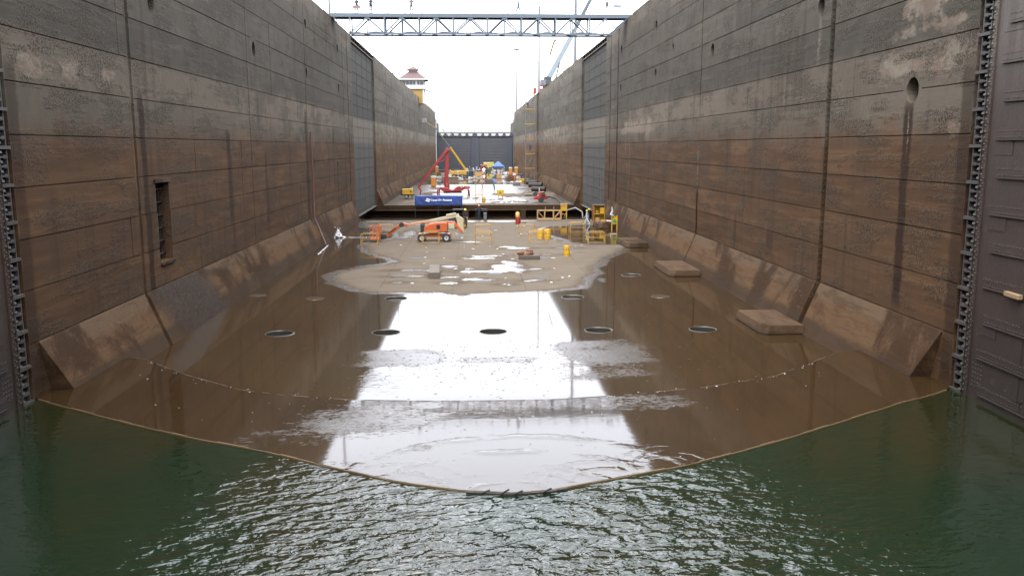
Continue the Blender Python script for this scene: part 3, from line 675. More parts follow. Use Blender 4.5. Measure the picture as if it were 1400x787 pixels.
def near_leaf(side):
    sx = -1 if side == 'L' else 1; X0 = (XL if side == 'L' else XR)
    t = thing('mitre_gate_leaf', 'open riveted steel gate leaf folded back at the left edge' if side == 'L' else 'open riveted steel gate leaf with a wooden plank on it, at the right edge', 'lock gate', (X0, 29.9, 0))
    m = MB(); L_ = 19.0
    P = lambda d, y, z: (sx*d, y, z)
    def bx(mm, y0, y1, z0, z1, d0, d1): mm.box((sx*(d0+d1)/2, (y0+y1)/2, (z0+z1)/2), (abs(d1-d0), y1-y0, z1-z0))
    bx(m, -L_, -.32, -2, TOP, .05, 1.9)
    m.build('plating', M_LEAF, t)
    r = MB(); riv = MB()
    def rivet(y, z, d=0.0, q=.024): riv.lathe([(0, d-.028), (q*.7, d-.020), (q, d)] if sx > 0 else [(0, -d+.028), (q*.7, -d+.020), (q, -d)], (0, y, z), 6, axis='X')
    zs = [.95+1.27*k for k in range(18)]
    for i, z in enumerate(zs):
        y0 = -.95 - (.0 if i % 2 else .25)
        bx(r, -L_, y0, z-.16, z+.16, .028, .06); bx(r, -L_, y0-.1, z-.20, z-.165, -.03, .06)
        y = y0-.12
        while y > -9:
            rivet(y, z+.11, .028); rivet(y-.06, z-.09, .028); y -= .16
    for yy in (-3.3, -6.3, -9.3, -12.3):
        for i, z in enumerate(zs[:-1]): bx(r, yy-.14, yy+.14, z+.17, z+1.06, .032, .06)
    for z in (2.9, 6.6, 9.15, 13.2, 14.4): bx(r, -2.0, -1.0, z, z+.62, .036, .06)
    bx(r, -.62, -.36, -2, TOP, .0, .06)
    z = .7
    while z < TOP-2:
        rivet(-.42, z, 0, .05); rivet(-.56, z+.1, 0, .028)
        z += .21
    for a in range(4):
        for b in range(6): rivet(-.85-a*.17, 1.0+b*.16, .05, .032)
    r.build('stiffener', M_LEAF, t); riv.build('rivets', M_LEAF, t)
    g = MB(); bx(g, -.33, .42, -2, TOP, .62, .7); g.build('quoin_recess', M_DARKIN, t)
    g = MB(); z = .55; i = 0
    bx(g, .20, .26, -1, TOP, .02, .2); bx(g, -.33, -.27, -1, TOP, -.02, .35)
    while z < TOP-1:
        if i % 4 == 0: bx(g, -.34, .36, z-.05, z+.06, -.06, .3)
        else: bx(g, -.26, .19, z-.025, z+.03, .0, .26); bx(g, -.02, .22, z-.06, z+.07, .02, .10)
        g.bar(P(.0, -.32, z+.14), P(-.09, -.36, z+.17), .09, .08)
        z += .318; i += 1
    g.build('quoin_ladder', M_RIB, t)
    if side == 'R':
        c_ = -3.72          # worn draught marks near the water
        for yy in (c_-.25, c_+.13): mk = MB(); mk.prism([(yy-.05,.87),(yy+.05,.87),(yy+.05,1.16),(yy+.12,1.16),(yy+.12,1.22),(yy-.12,1.22),(yy-.12,1.16),(yy-.05,1.16)], .018, .030, 'X'); mk.build('draught_mark', M_BLACK, t)
    else:
        pass
    return t
near_leaf('L'); near_leaf('R')
m = MB(); m.box((0,0,0), (.16,.78,.15)); M_WOOD = paint('raw_timber', (.22,.145,.07), .7, 0, .4, (.15,.1,.06), .5, 6)
o = m.build('timber_plank', M_WOOD, bevel=.012); o.location = (XR-.10, 26.95, 4.62); o.rotation_euler = (R(1.5),0,0)
tag(o, 'short pale timber plank fixed against the right steel gate leaf', 'plank')
# walls of the neighbouring chamber beside and behind the camera
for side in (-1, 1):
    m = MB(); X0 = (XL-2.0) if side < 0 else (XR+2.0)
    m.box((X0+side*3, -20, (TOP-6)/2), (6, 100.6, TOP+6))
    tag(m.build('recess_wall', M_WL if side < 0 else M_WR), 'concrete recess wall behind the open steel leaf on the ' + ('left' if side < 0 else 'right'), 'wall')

# ground behind the walls, out to the horizon
s = Sh('hinterland'); p = s.pos(); M_GROUND = s.out(color=s.mix(s.noise(p, .05, 5), (.055,.075,.03), (.16,.15,.12)), rough=.9)
for nm, (a, b) in (('ground', (-3500, XL-6.5)), ('ground', (XR+6.5, 3500))):
    m = MB(); m.add([(a,-3000,TOP-.12),(b,-3000,TOP-.12),(b,398,TOP-.12),(a,398,TOP-.12),(a,398,5.5),(b,398,5.5),(b,5000,5.5),(a,5000,5.5)], [(0,1,2,3),(3,2,5,4),(4,5,6,7)]); struct(m.build(nm, M_GROUND))
m = MB(); m.add([(XL-6.5,397,3),(XR+6.5,397,3),(XR+6.5,5000,3),(XL-6.5,5000,3)], [(0,1,2,3)]); struct(m.build('lower_chamber_water', M_PITW))

# ================================================================== things in and around the chamber
K = .55
def P_(name, col, *a, **k): return paint(name, tuple(c*K for c in col), *a, **k)
ORANGE = P_('lift_orange', (.72,.14,.035), .35, 0, .25); CREAM = P_('cream_paint', (.62,.55,.36), .45, 0, .25)
YELLOW = P_('machine_yellow', (.80,.46,.03), .4, 0, .3); YEL2 = P_('rail_yellow', (.62,.34,.05), .5, 0, .4, scale=6)
RED = P_('machine_red', (.42,.032,.03), .38, 0, .3); BLACK = P_('tyre_black', (.02,.02,.02), .7, 0, .2, scale=8); DGREY = P_('dark_grey_steel', (.07,.075,.08), .45, .3, .3)
WHITE = P_('white_paint', (.80,.80,.78), .45, 0, .15); LGREY = P_('light_grey_steel', (.20,.22,.24), .4, .2, .25); BLUE = P_('banner_blue', (.025,.075,.34), .55, 0, .2, amt=.1)
GREEN = P_('green_panel', (.02,.40,.12), .4); RUST = P_('rust_brown', (.28,.12,.06), .8, 0, .5, scale=4); TAN = P_('timber_tan', (.62,.36,.14), .6, 0, .3, scale=5)
BRIDGE = P_('bridge_blue_grey', (.14,.175,.22), .45, .2, .25, amt=.2); CONC = P_('pale_concrete', (.185,.15,.117), .8, 0, .5, scale=1.6, amt=.6, bump=.5); FOAM = P_('white_foam', (.9,.92,.95), .3, 0, .05, amt=0)
GLASS = P_('dark_glass', (.03,.045,.08), .06, 0, .1, amt=.05); ROOFRED = P_('roof_red', (.11,.05,.05), .6, 0, .2, amt=.15); SACK = P_('white_sack', (.78,.79,.80), .7, 0, .3, amt=.3, scale=2)
SKIN = P_('skin', (.33,.18,.11), .55, 0, .1, amt=.1); NAVY = P_('navy_cloth', (.02,.03,.055), .9, 0, .2, amt=.1); TROUS = P_('dark_trousers', (.035,.035,.045), .9, 0, .2, amt=.1)
SHIRTW = P_('white_shirt', (.75,.77,.80), .9, 0, .1, amt=.05); SHIRTB = P_('light_blue_shirt', (.15,.22,.36), .9, 0, .1, amt=.05); KHAKI = P_('grey_brown_cloth', (.16,.13,.11), .9, 0, .2); HIVIS = P_('orange_vest', (.9,.24,.05), .8, 0, .1, amt=.05)
HELY = P_('helmet_yellow', (.9,.68,.04), .3, 0, .05, amt=0); HELO = P_('helmet_orange', (.9,.24,.05), .3, 0, .05, amt=0); HELB = P_('helmet_blue', (.35,.5,.8), .3, 0, .05, amt=0); HELW = P_('helmet_white', (.9,.9,.9), .3, 0, .05, amt=0)

# ------------------------------------------------ gate leaves folded back in the middle of the chamber
def mid_gate_material():
    s = Sh('grey_gate_planking'); p = s.pos(); x, y, z = s.xyz(p)
    mid = s.noise(p, .5, 5, .6); run = s.noise(s.vec(p, (1, 1.6, .12)), 1, 5, .6)
    c = s.mix(mid, (.16,.165,.165), (.10,.104,.106)); c = s.mix(s.step(run, .5, .7, 0, .5), c, (.24,.225,.20))
    c = s.mix(s.step(s.m('ADD', z, run), 13.3, 14.2), c, (.085,.088,.085)); c = s.mix(s.m('MULTIPLY', s.step(z, 9.6, 10.6), s.step(z, 14, 13)), c, (.24,.225,.20))
    return s.out(color=s.mix(1, c, (.44,.405,.36), 'MULTIPLY'), rough=.85, spec=.15, normal=s.bump(mid, .3, .03))
M_MID = mid_gate_material()
def mid_gate(side):
    sx = -1 if side == 'L' else 1; X0 = XL if side == 'L' else XR
    t = thing('mitre_gate_leaf', 'grey steel gate leaf open in its recess in the left wall at the pit' if side == 'L' else 'grey steel gate leaf open in its recess in the right wall at the pit', 'lock gate', (X0, PIT0+3, 0))
    m = MB(); L_ = PIT1-PIT0-3.3; d = lambda a, b: ((a+b)/2*sx)
    m.box((d(.30, 1.5), L_/2, (TOP-.7)/2), (1.2, L_, TOP-.7)); m.build('plating', M_MID, t)
    r = MB(); z = .7; k = 0
    while z < TOP-1:
        r.box((d(.26, .31), L_/2, z), (.05, L_, .12)); z += 1.45
    for i in range(5): r.box((d(.275, .31), .5+i*(L_-1)/4, 11.2), (.035, .16, 23.6))
    r.build('stiffener', M_MID, t)
    e = MB(); e.box((d(.06, .4), L_/2, -.02), (.34, L_, .14)); e.build('bottom_seal', CONC, t)
    e = MB(); e.box((d(.05, 1.5), L_/2, TOP-.60), (1.45, L_, .14))
    e.build('walkway', CONC, t)
    e = MB()
    for i in range(12):
        yy = .3+i*(L_-.6)/11; e.bar((d(.2,.2), yy, TOP-.53), (d(.2,.2), yy, TOP+.25), .05)
    e.bar((d(.2,.2), .3, TOP+.25), (d(.2,.2), L_-.3, TOP+.25), .05); e.build('handrail', LGREY, t)
mid_gate('L'); mid_gate('R')

# ------------------------------------------------ far gate
def far_gate():
    s = Sh('dark_slate_gate'); p = s.pos(); x, y, z = s.xyz(p); mid = s.noise(p, .35, 5)
    c = s.mix(mid, (.060,.062,.072), (.038,.040,.048)); c = s.mix(s.step(z, 12.2, 13.5, 0, .6), c, (.10,.10,.105)); M = s.out(color=s.mix(1, c, (.75,.75,.75), 'MULTIPLY'), rough=.6)
    D = P_('gate_dark_blue', (.055,.065,.09), .6, 0, .2, amt=.2)
    for sx in (-1, 1):
        a, b = (XL, 1.015) if sx < 0 else (1.015, XR)
        t = thing('mitre_gate_leaf', 'closed dark slate gate leaf at the far end, ' + ('left' if sx < 0 else 'right') + ' one', 'lock gate', ((a+b)/2, FARGATE, 0))
        w = b-a; th = R(14)*(-sx)
        Rm = Matrix.Rotation(-th, 4, 'Z')
        t.rotation_euler = (0, 0, sx*-R(8))
        m = MB(); m.box((0, 0, 6.9), (w+.2, 1.6, 14.2)); m.build('plating', M, t)
        m = MB()
        for k in range(10): m.box((0, -.84, .8+k*1.36), (w+.1, .1, .16))
        m.build('stiffener', M, t)
        m = MB(); cx = -sx*(w/2-.75)
        m.prism([(cx-sx*-0.9, 14.0), (cx+sx*-0.9, 14.0), (cx+sx*-2.6+sx*1.2, 0), (cx-sx*-1.3, 0)], -1.1, -.86, 'Y'); m.build('mitre_post', D, t)
        m = MB(); cx = sx*(w/2-1.0); m.prism([(cx+sx*1.0, 14.0), (cx-sx*.2, 14.0), (cx-sx*1.4, 6), (cx-sx*1.4, 0), (cx+sx*1.0, 0)], -1.1, -.86, 'Y'); m.build('heel_post', D, t)
        m = MB(); m.box((0, -.2, 14.15), (w+.2, 2.4, .35)); m.box((0, -1.2, 15.55), (w, .12, .42)); m.box((0, .9, 15.55), (w, .12, .42))
        n = 5
        for k in range(n+1):
            xx = -w/2+.4+k*(w-.8)/n; m.prism([(xx-.9, 14.3), (xx+.9, 14.3), (xx+.35, 15.4), (xx-.35, 15.4)], -1.24, -1.08, 'Y'); m.prism([(xx-.6, 14.3), (xx+.6, 14.3), (xx+.35, 15.4), (xx-.35, 15.4)], .8, .95, 'Y')
        m.build('footbridge', D, t)
        m = MB()
        for k in range(12): xx = -w/2+.2+k*(w-.4)/11; m.bar((xx, -1.2, 15.7), (xx, -1.2, 16.7), .07)
        for z in (16.25, 16.7): m.bar((-w/2, -1.2, z), (w/2, -1.2, z), .06)
        m.build('handrail', LGREY, t)
far_gate()
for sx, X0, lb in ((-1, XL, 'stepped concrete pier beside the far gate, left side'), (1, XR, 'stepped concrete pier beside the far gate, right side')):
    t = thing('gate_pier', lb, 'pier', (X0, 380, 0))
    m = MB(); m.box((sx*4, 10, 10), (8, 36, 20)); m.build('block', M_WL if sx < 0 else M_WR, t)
    m = MB()
    for k in range(6): m.box((-sx*.05, -7.2, 3+k*2.9), (.5, .5, 2.5))
    m.box((-sx*.2, -6.0, 10.5), (.35, .4, 19)); m.build('guide', WHITE if sx < 0 else LGREY, t)
    m = MB()
    for k in range(5): m.bar((sx*.2, -6+k*4, 20), (sx*.2, -6+k*4, 21.2), .1)
    m.bar((sx*.2, -6, 21.2), (sx*.2, 10, 21.2), .1); m.build('handrail', DGREY, t)

# ------------------------------------------------ footbridge
def footbridge():
    Z = 24.25; x0, x1 = -15.75, 18.0; Y = 101.0
    t = thing('footbridge', 'blue grey steel truss footbridge spanning the chamber high overhead', 'bridge', (0, Y, Z))
    m = MB(); m.box(((x0+x1)/2, .9, 0), (x1-x0+.6, 1.9, .1)); m.box(((x0+x1)/2, -.05, -.13), (x1-x0+.6, .14, .42)); m.box(((x0+x1)/2, 1.85, -.13), (x1-x0+.6, .14, .42)); m.build('deck', BRIDGE, t)
    b0, b1 = -13.72, 16.1; zb = -2.12; ps = 1.94
    for yy in (0, 1.8):
        m = MB(); m.bar((b0-.1, yy, zb), (b1+.1, yy, zb), .16, .19)
        n = int((b1-b0)/ps); w = v = m
        for i in range(n+1):
            x = b0+i*ps
            v.bar((x, yy, zb), (x, yy, -.3), .13 if i % 2 else .16)
            if i < n:
                if i % 2 == 0: w.bar((x, yy, zb), (x+ps, yy, -.3), .15)
                else: w.bar((x, yy, -.3), (x+ps, yy, zb), .15)
        w.bar((x0+.2, yy, -.35), (b0, yy, zb), .12); w.bar((b1, yy, zb), (x1-.2, yy, -.35), .12)
        m.build('truss', BRIDGE, t)
    m = MB(); n = int((b1-b0)/ps)
    for i in range(n):
        x = b0+i*ps; m.bar((x, 0, zb), (x, 1.8, zb), .07)
        # shallow arched lacing under the chord
        pts = [(x+ps*q/6, 0 if i % 2 else 1.8*q/6, zb+.02+.16*math.sin(math.pi*q/6)) for q in range(7)]
        m.tube(pts, .09, 5)
    m.build('lacing', BRIDGE, t)
    for yy in (-.05, 1.85):
        m = MB()
        for i in range(18):
            x = x0+.4+i*1.94; m.bar((x, yy, .05), (x, yy, 1.2), .06)
        for z in (.45, .8, 1.2): m.bar((x0, yy, z), (x1, yy, z), .03)
        m.build('railing', P_('thin_rail_grey', (.16,.17,.19), .5), t)
    m = MB(); m.box((-12.9, -.1, .75), (.9, .04, .32)); m.build('notice_board', P_('pale_red_sign', (.30,.14,.13), .5, amt=.05), t)
    m = MB(); m.box((16.6, -.1, .95), (.9, .04, .35)); m.build('notice_board', P_('pale_blue_sign', (.28,.30,.36), .5, amt=.05), t)
    m = MB(); m.box((4.15, -.1, .55), (.10, .06, 1.0)); m.build('marker_post', YELLOW, t)
footbridge()

# ------------------------------------------------ people
def skinned(joints, edges, radii, groups, mats, fingers):
    me = bpy.data.meshes.new('person'); me.from_pydata([j for j in joints], edges, [])
    o = bpy.data.objects.new('person', me); COL.objects.link(o)
    md = o.modifiers.new('skin', 'SKIN'); md.use_smooth_shade = True
    sv = me.skin_vertices[0].data
    for i, r in enumerate(radii): sv[i].radius = (r, r*.9)
    sv[0].use_root = True
    ss = o.modifiers.new('sub', 'SUBSURF'); ss.levels = 1; ss.render_levels = 1
    dg = bpy.context.evaluated_depsgraph_get(); ev = o.evaluated_get(dg)
    nm = bpy.data.meshes.new_from_object(ev, depsgraph=dg); bpy.data.objects.remove(o); bpy.data.meshes.remove(me)
    bm = bmesh.new(); bm.from_mesh(nm)
    for f in bm.faces:
        c = f.calc_center_median(); best = min(range(len(joints)), key=lambda i: (Vector(joints[i])-c).length-radii[i]*.8)
        f.material_index = groups[best]; f.smooth = True
    bm.to_mesh(nm); bm.free(); nm.materials.clear()
    for q in mats: nm.materials.append(q)
    return nm
def person_mesh(pose, shirt, trousers, h=1.72):
    wk = pose == 'walk'; up = pose == 'reach'; bend = pose == 'bend'
    lean = .28 if bend else 0
    J = [(0,0,.95),(0,lean*.35,1.15),(0,lean*.8,1.37),(0,lean*1.1,1.50),(0,lean*1.2+.01,1.57),(0,lean*1.3+.02,1.66),(0,lean*1.35+.02,1.735)]
    E_ = [(0,1),(1,2),(2,3),(3,4),(4,5),(5,6)]; Rd = [.135,.12,.145,.052,.07,.092,.058]; G = [1,0,0,2,2,2,2]
    for sx in (-1, 1):
        st = (.30*sx if wk else .04*sx); o = len(J)
        J += [(.09*sx,0,.90),(.10*sx,st*.55+.03,.50),(.10*sx,st-.02-(.10 if wk and sx < 0 else 0),.09),(.11*sx,st+.15-(.06 if wk and sx < 0 else 0),.045)]
        E_ += [(0,o),(o,o+1),(o+1,o+2),(o+2,o+3)]; Rd += [.105,.078,.058,.052]; G += [1,1,3,3]
        sw = (-.20*sx if wk else .06); o = len(J); ly = lean*.9
        if up: arm = [(.18*sx,ly,1.41),(.27*sx,.18+ly,1.22),(.16*sx,.42+ly,1.20),(.14*sx,.51+ly,1.22)]
        elif bend: arm = [(.18*sx,ly,1.39),(.24*sx,ly+.16,1.12),(.20*sx,ly+.30,.88),(.19*sx,ly+.36,.81)]
        else: arm = [(.18*sx,0,1.41),(.245*sx,sw*.4-.02,1.13),(.255*sx,sw+.04,.90),(.25*sx,sw+.07,.82)]
        J += arm; E_ += [(2,o),(o,o+1),(o+1,o+2),(o+2,o+3)]; Rd += [.068,.047,.032,.036]; G += [0,0,2,2]
    me = skinned(J, E_, Rd, G, [shirt, trousers, SKIN, BLACK], None)
    # hands and face in the same mesh
    m = MB()
    for b in (14 if False else 11, 19 if False else 19):
        pass
    for sx, o in ((-1, 11), (1, 19)):
        w, hd = Vector(J[o+2]), Vector(J[o+3]); d = (hd-w).normalized(); side = Vector((0,1,0)) if abs(d.y) < .7 else Vector((1,0,0))
        n_ = d.cross(side).normalized()*sx
        for k in range(4):
            L_ = (.060,.070,.066,.052)[k]; b0 = hd+d*.025+side*(.024-.016*k); m.tube([b0, b0+d*L_*.5+n_*.006, b0+d*L_*.85+n_*.022], .0095, 6, r2=.007)
        b0 = w+d*.03+side*.030; m.tube([b0, b0+d*.035+side*.025, b0+d*.07+side*.026], .011, 6, r2=.008)
    hc = Vector(J[5]); m.ball((hc.x, hc.y+.095, hc.z-.01), .016, 6, 5, (.8,1.1,1.5))
    for sx in (-1, 1): m.ball((hc.x+.092*sx, hc.y, hc.z-.01), .022, 6, 5, (.5,.8,1.3))
    bm = bmesh.new(); bm.from_mesh(me); vs = [bm.verts.new(v) for v in m.v]
    for f in m.f:
        q = bm.faces.new([vs[i] for i in f]); q.material_index = 2; q.smooth = True
    e0 = len(bm.faces)
    for sx in (-1, 1):
        q = MB().ball((hc.x+.034*sx, hc.y+.083, hc.z+.012), .011, 6, 4); vv = [bm.verts.new(v) for v in q.v]
        for f in q.f: bm.faces.new([vv[i] for i in f]).material_index = 3
    q = MB().box((hc.x, hc.y+.088, hc.z-.045), (.045,.012,.008)); vv = [bm.verts.new(v) for v in q.v]
    for f in q.f: bm.faces.new([vv[i] for i in f]).material_index = 3
    bm.to_mesh(me); bm.free(); return me, hc
_pm = {}; _helm = None
def person(loc, rz, pose, shirt, trousers, helmet, label, sc=1.0, group=None):
    global _helm
    key = (pose, shirt.name, trousers.name)
    if key not in _pm: _pm[key] = person_mesh(pose, shirt, trousers)
    me, hc = _pm[key]
    o = bpy.data.objects.new('person', me); COL.objects.link(o); o.location = loc; o.rotation_euler = (0, 0, rz); o.scale = (sc,)*3
    tag(o, label, 'person', group)
    m = MB()
    if helmet: m.lathe([(.135,-.005),(.125,.01),(.112,.02),(.104,.07),(.075,.115),(.03,.135),(0,.137)], (0,0,0), 16); m.box((0,.12,.0), (.15,.10,.012))
    else: m.lathe([(.100,-.03),(.104,.02),(.094,.075),(.06,.108),(0,.118)], (0,0,0), 14)
    h = m.build('helmet' if helmet else 'hair', helmet or P_('black_hair', (.02,.016,.014), .7), o, smooth='all'); h.location = (hc.x, hc.y-.005, hc.z+.025)
    return o
BR = (101.35, 24.30)
person((-12.95,BR[0],BR[1]), R(160), 'stand', NAVY, TROUS, HELO, 'person in dark clothes and orange helmet, leftmost on the footbridge', .98)
person((-11.35,BR[0],BR[1]), R(-170), 'stand', NAVY, TROUS, None, 'person in a dark jacket on the footbridge, second from left', 1.02)
person((-6.8,BR[0],BR[1]), R(175), 'stand', KHAKI, KHAKI, HELO, 'person in grey brown clothes and orange helmet mid way on the footbridge', 1.03)
person((5.35,BR[0],BR[1]), R(95), 'walk', SHIRTB, NAVY, None, 'person in a light blue shirt walking left along the footbridge', 1.03)
person((.75,112.0,.0), R(5), 'reach', NAVY, NAVY, RED and HELO, 'person in navy overalls and orange helmet standing at the pit edge in the middle', 1.12)
person((13.98,105.0,0), R(70), 'walk', SHIRTW, TROUS, HELY, 'person in white shirt and yellow helmet walking left of the yellow cabinet')
person((14.55,107.2,0), R(80), 'stand', NAVY, TROUS, HELY, 'person in dark clothes and yellow helmet behind the one in white')
person((-11.6,164.5,0), R(170), 'stand', NAVY, TROUS, HELB, 'person in pale blue helmet behind the yellow generator', 1.05)
person((4.55,184.0,0), R(150), 'bend', NAVY, NAVY, None, 'person in navy bending over on the bright wet far floor', 1.0)
crew = [(-4.6,268,'stand',SHIRTW,'person in white standing behind the red crane near the yellow boom base'), (3.2,330,'reach',SHIRTW,'person in white among the crew left of the red truck'), (1.6,334,'stand',SHIRTB,'person in pale blue among the crew left of the red truck'), (.3,326,'bend',SHIRTW,'person in white bending, left end of the far crew'),
        (8.6,296,'stand',SHIRTW,'person in white standing in front of the blue tent'), (10.4,300,'bend',SHIRTB,'person in pale blue bending beside the blue tent'), (11.9,246,'walk',HIVIS,'person in orange vest walking near the right stair tower'), (9.9,262,'stand',SHIRTW,'person in white left of the right stair tower'), (-8.6,300,'stand',SHIRTW,'person in white left of the yellow boom base'), (14.0,250,'stand',NAVY,'person in navy at the foot of the right stair tower')]
for x, y, po, sh, lb in crew: person((x, y, 0), R(random.uniform(0, 360)), po, sh, TROUS, HELW, lb, 1.05)
person((15.2,230.1,8.36), R(180), 'stand', NAVY, TROUS, None, 'person in dark clothes on a low landing of the scaffold tower')
person((14.6,230.1,19.36), R(180), 'reach', NAVY, TROUS, HELW, 'person in dark clothes and white helmet high on the scaffold tower')

# ------------------------------------------------ orange boom lift
def wheel(t, x, y, r, w, rimmat, tyre=BLACK):
    m = MB(); m.lathe([(r*.55,-w/2),(r*.9,-w/2),(r,-w*.36),(r,w*.36),(r*.9,w/2),(r*.55,w/2)], (0,0,0), 28, axis='Y')
    for k in range(16):
        a = 2*math.pi*k/16; m.box((r*1.0*math.cos(a), 0, r*1.0*math.sin(a)), (.05, w*.9, .06), M=Matrix.Rotation(-a, 3, 'Y'))
    o = m.build('wheel', tyre, t, smooth=True); o.location = (x, y, r)
    m = MB(); m.lathe([(0,-w*.30),(r*.22,-w*.32),(r*.5,-w*.22),(r*.58,-w*.46),(r*.58,w*.46),(r*.5,w*.22),(0,w*.3)], (0,0,0), 20, axis='Y'); m.build('rim', rimmat, o, smooth=True)
    m = MB(); m.lathe([(0,-w*.36),(r*.16,-w*.36),(r*.18,-w*.28)], (0,0,0), 12, axis='Y'); m.build('hub', DGREY, o)
    return o
def basket(t, c, d, mat, floor=DGREY):
    x, y, z = c; L_, W_, H_ = d; m = MB()
    for i in range(4):
        for sx in (-1, 1): m.bar((x-L_/2+i*L_/3, y+sx*W_/2, z), (x-L_/2+i*L_/3, y+sx*W_/2, z+H_), .05)
    for zz in (.12, .5, 1.0):
        zz = z+H_*zz
        m.bar((x-L_/2,y-W_/2,zz),(x+L_/2,y-W_/2,zz),.05); m.bar((x-L_/2,y+W_/2,zz),(x+L_/2,y+W_/2,zz),.05); m.bar((x-L_/2,y-W_/2,zz),(x-L_/2,y+W_/2,zz),.05); m.bar((x+L_/2,y-W_/2,zz),(x+L_/2,y+W_/2,zz),.05)
    o = m.build('basket', mat, t)
    f = MB(); f.box((x, y, z), (L_+.04, W_+.04, .08)); f.box((x+L_*.3, y+W_*.30, z+H_*.72), (L_*.3, .18, H_*.5)); f.build('basket_floor', mat, o)
    return o
def boom_lift():
    t = thing('boom_lift', 'orange articulated boom lift with cream boom and lowered basket on the dry floor', 'boom lift', (-3.95,87.4,0))
    m = MB(); m.prism([(-1.75,.42),(-1.6,.78),(1.55,.78),(1.75,.42)], -.55, .55); m.box((0,0,.9), (1.1,.9,.25)); m.bar((-1.25,-.95,.42),(-1.25,.95,.42),.16); m.bar((1.22,-.95,.42),(1.22,.95,.42),.16); m.build('chassis', ORANGE, t, bevel=.03)
    for x in (-1.25, 1.22):
        for y in (-.98, .98): wheel(t, x, y, .42, .32, WHITE)
    hood = [(-1.0,.98),(-1.06,1.25),(-.85,1.6),(-.45,1.84),(.15,1.98),(1.1,2.0),(1.32,1.86),(1.36,.98)]
    m = MB(); m.prism(hood, -1.02, -.42); b = m.build('engine_hood', ORANGE, t, bevel=.09)
    g = MB(); g.box((.42,-1.03,1.52), (.36,.03,.42)); [g.box((.42,-1.05,1.36+.08*k), (.34,.03,.02)) for k in range(5)]; g.build('vent', BLACK, b)
    m = MB(); m.prism([(-1.0,.98),(-.95,1.5),(-.3,1.8),(1.2,1.85),(1.36,.98)], .42, 1.02); m.build('fuel_hood', ORANGE, t, bevel=.09)
    m = MB(); m.box((.2,0,1.25), (2.3,.8,.6)); m.box((-1.22,-.35,1.35), (.35,.9,.8)); m.lathe([(.18,0),(.2,.35),(.1,.4)], (-1.2,.4,1.5), 12); m.build('engine_block', BLACK, t, bevel=.03)
    m = MB(); m.box((1.72,-.2,1.55), (.62,.7,.55)); m.build('battery_box', CREAM, t, bevel=.03)
    m = MB(); m.bar((1.1,-.35,1.92),(2.05,-.35,1.86),.20,.22); m.bar((2.0,-.35,1.9),(2.78,-.35,.95),.24,.26); m.bar((1.1,.35,1.92),(2.05,.35,1.86),.20,.22); m.build('tower_arm', ORANGE, t, bevel=.02)
    m = MB(); m.prism([(2.18,2.5),(2.42,2.62),(2.92,2.25),(3.0,.80),(2.8,.78),(2.35,1.35),(2.30,1.9)], -.30, .30); m.build('counter_upright', CREAM, t, bevel=.04)
    m = MB(); m.bar((2.5,0,2.62),(-.5,0,2.02),.26,.30); m.bar((2.2,0,2.76),(1.2,0,2.6),.34,.2); m.build('main_boom', CREAM, t, bevel=.02)
    m = MB(); m.bar((.9,-.0,2.30),(-2.72,0,1.66),.20,.22); m.build('inner_boom', P_('salmon_boom', (.80,.40,.20), .4), t, bevel=.015)
    m = MB(); m.box((-2.95,0,1.66), (.5,.34,.34), M=Matrix.Rotation(.2,3,'Y')); m.build('boom_head', ORANGE, t, bevel=.04)
    m = MB(); m.lathe([(0,-.25),(.24,-.25),(.24,.25),(0,.25)], (-3.32,0,1.68), 18, axis='Y'); m.bar((-3.32,0,1.72),(-3.75,0,1.38),.24,.3); m.build('elbow', BLACK, t)
    m = MB(); m.bar((-3.55,0,1.55),(-4.95,0,.52),.26,.36,w2=.20); jb = m.build('jib', ORANGE, t, bevel=.03)
    m = MB(); m.bar((-3.9,-.15,1.40),(-4.7,-.15,.80),.05,.10); m.build('jib_cylinder', BLACK, jb)
    m = MB(); m.box((-5.15,0,.55), (.55,.5,.4)); m.bar((-5.0,0,.4),(-5.5,0,.35),.2); m.build('basket_mount', BLACK, t, bevel=.03)
    basket(t, (-5.95,0,.32), (.95,2.1,1.25), ORANGE)
boom_lift()

# ------------------------------------------------ compact loader behind the lift
def loader():
    t = thing('compact_loader', 'black and yellow compact loader parked behind the orange boom lift', 'loader', (-1.75,101.6,0), R(8))
    for x in (-.55, .55):
        for y in (-.65, .65): wheel(t, x, y, .36, .28, YELLOW)
    m = MB(); m.prism([(-.95,.3),(-1.0,.9),(-.8,1.25),(.9,1.25),(1.0,.8),(.95,.3)], -.5, .5); m.build('body', BLACK, t, bevel=.05)
    m = MB(); m.box((.30,-.54,.85), (.62,.06,.7)); m.build('side_panel', YELLOW, t, bevel=.03); m = MB(); m.box((.98,0,.85), (.08,.9,.8)); m.build('rear_door', TAN, t, bevel=.02)
    m = MB()
    for x in (-.6, .5):
        for y in (-.45, .45): m.bar((x,y,1.2),(x+.05,y,2.15),.08)
    m.box((-.03,0,2.18), (1.25,1.05,.1)); m.bar((-.6,-.45,1.7),(.5,-.45,1.7),.05); m.build('cab_frame', BLACK, t, bevel=.015)
    m = MB(); m.bar((.8,-.58,1.35),(-1.25,-.58,.75),.12,.16); m.bar((.8,.58,1.35),(-1.25,.58,.75),.12,.16); m.build('lift_arms', BLACK, t)
    m = MB(); m.prism([(-1.9,.1),(-1.3,.1),(-1.25,.8),(-1.4,.75),(-1.5,.25)], -.8, .8); m.build('bucket', DGREY, t)
loader()
person((-.95,101.7,0), R(100), 'stand', NAVY, TROUS, HELY, 'person in dark clothes and yellow helmet at the black loader', 1.25)

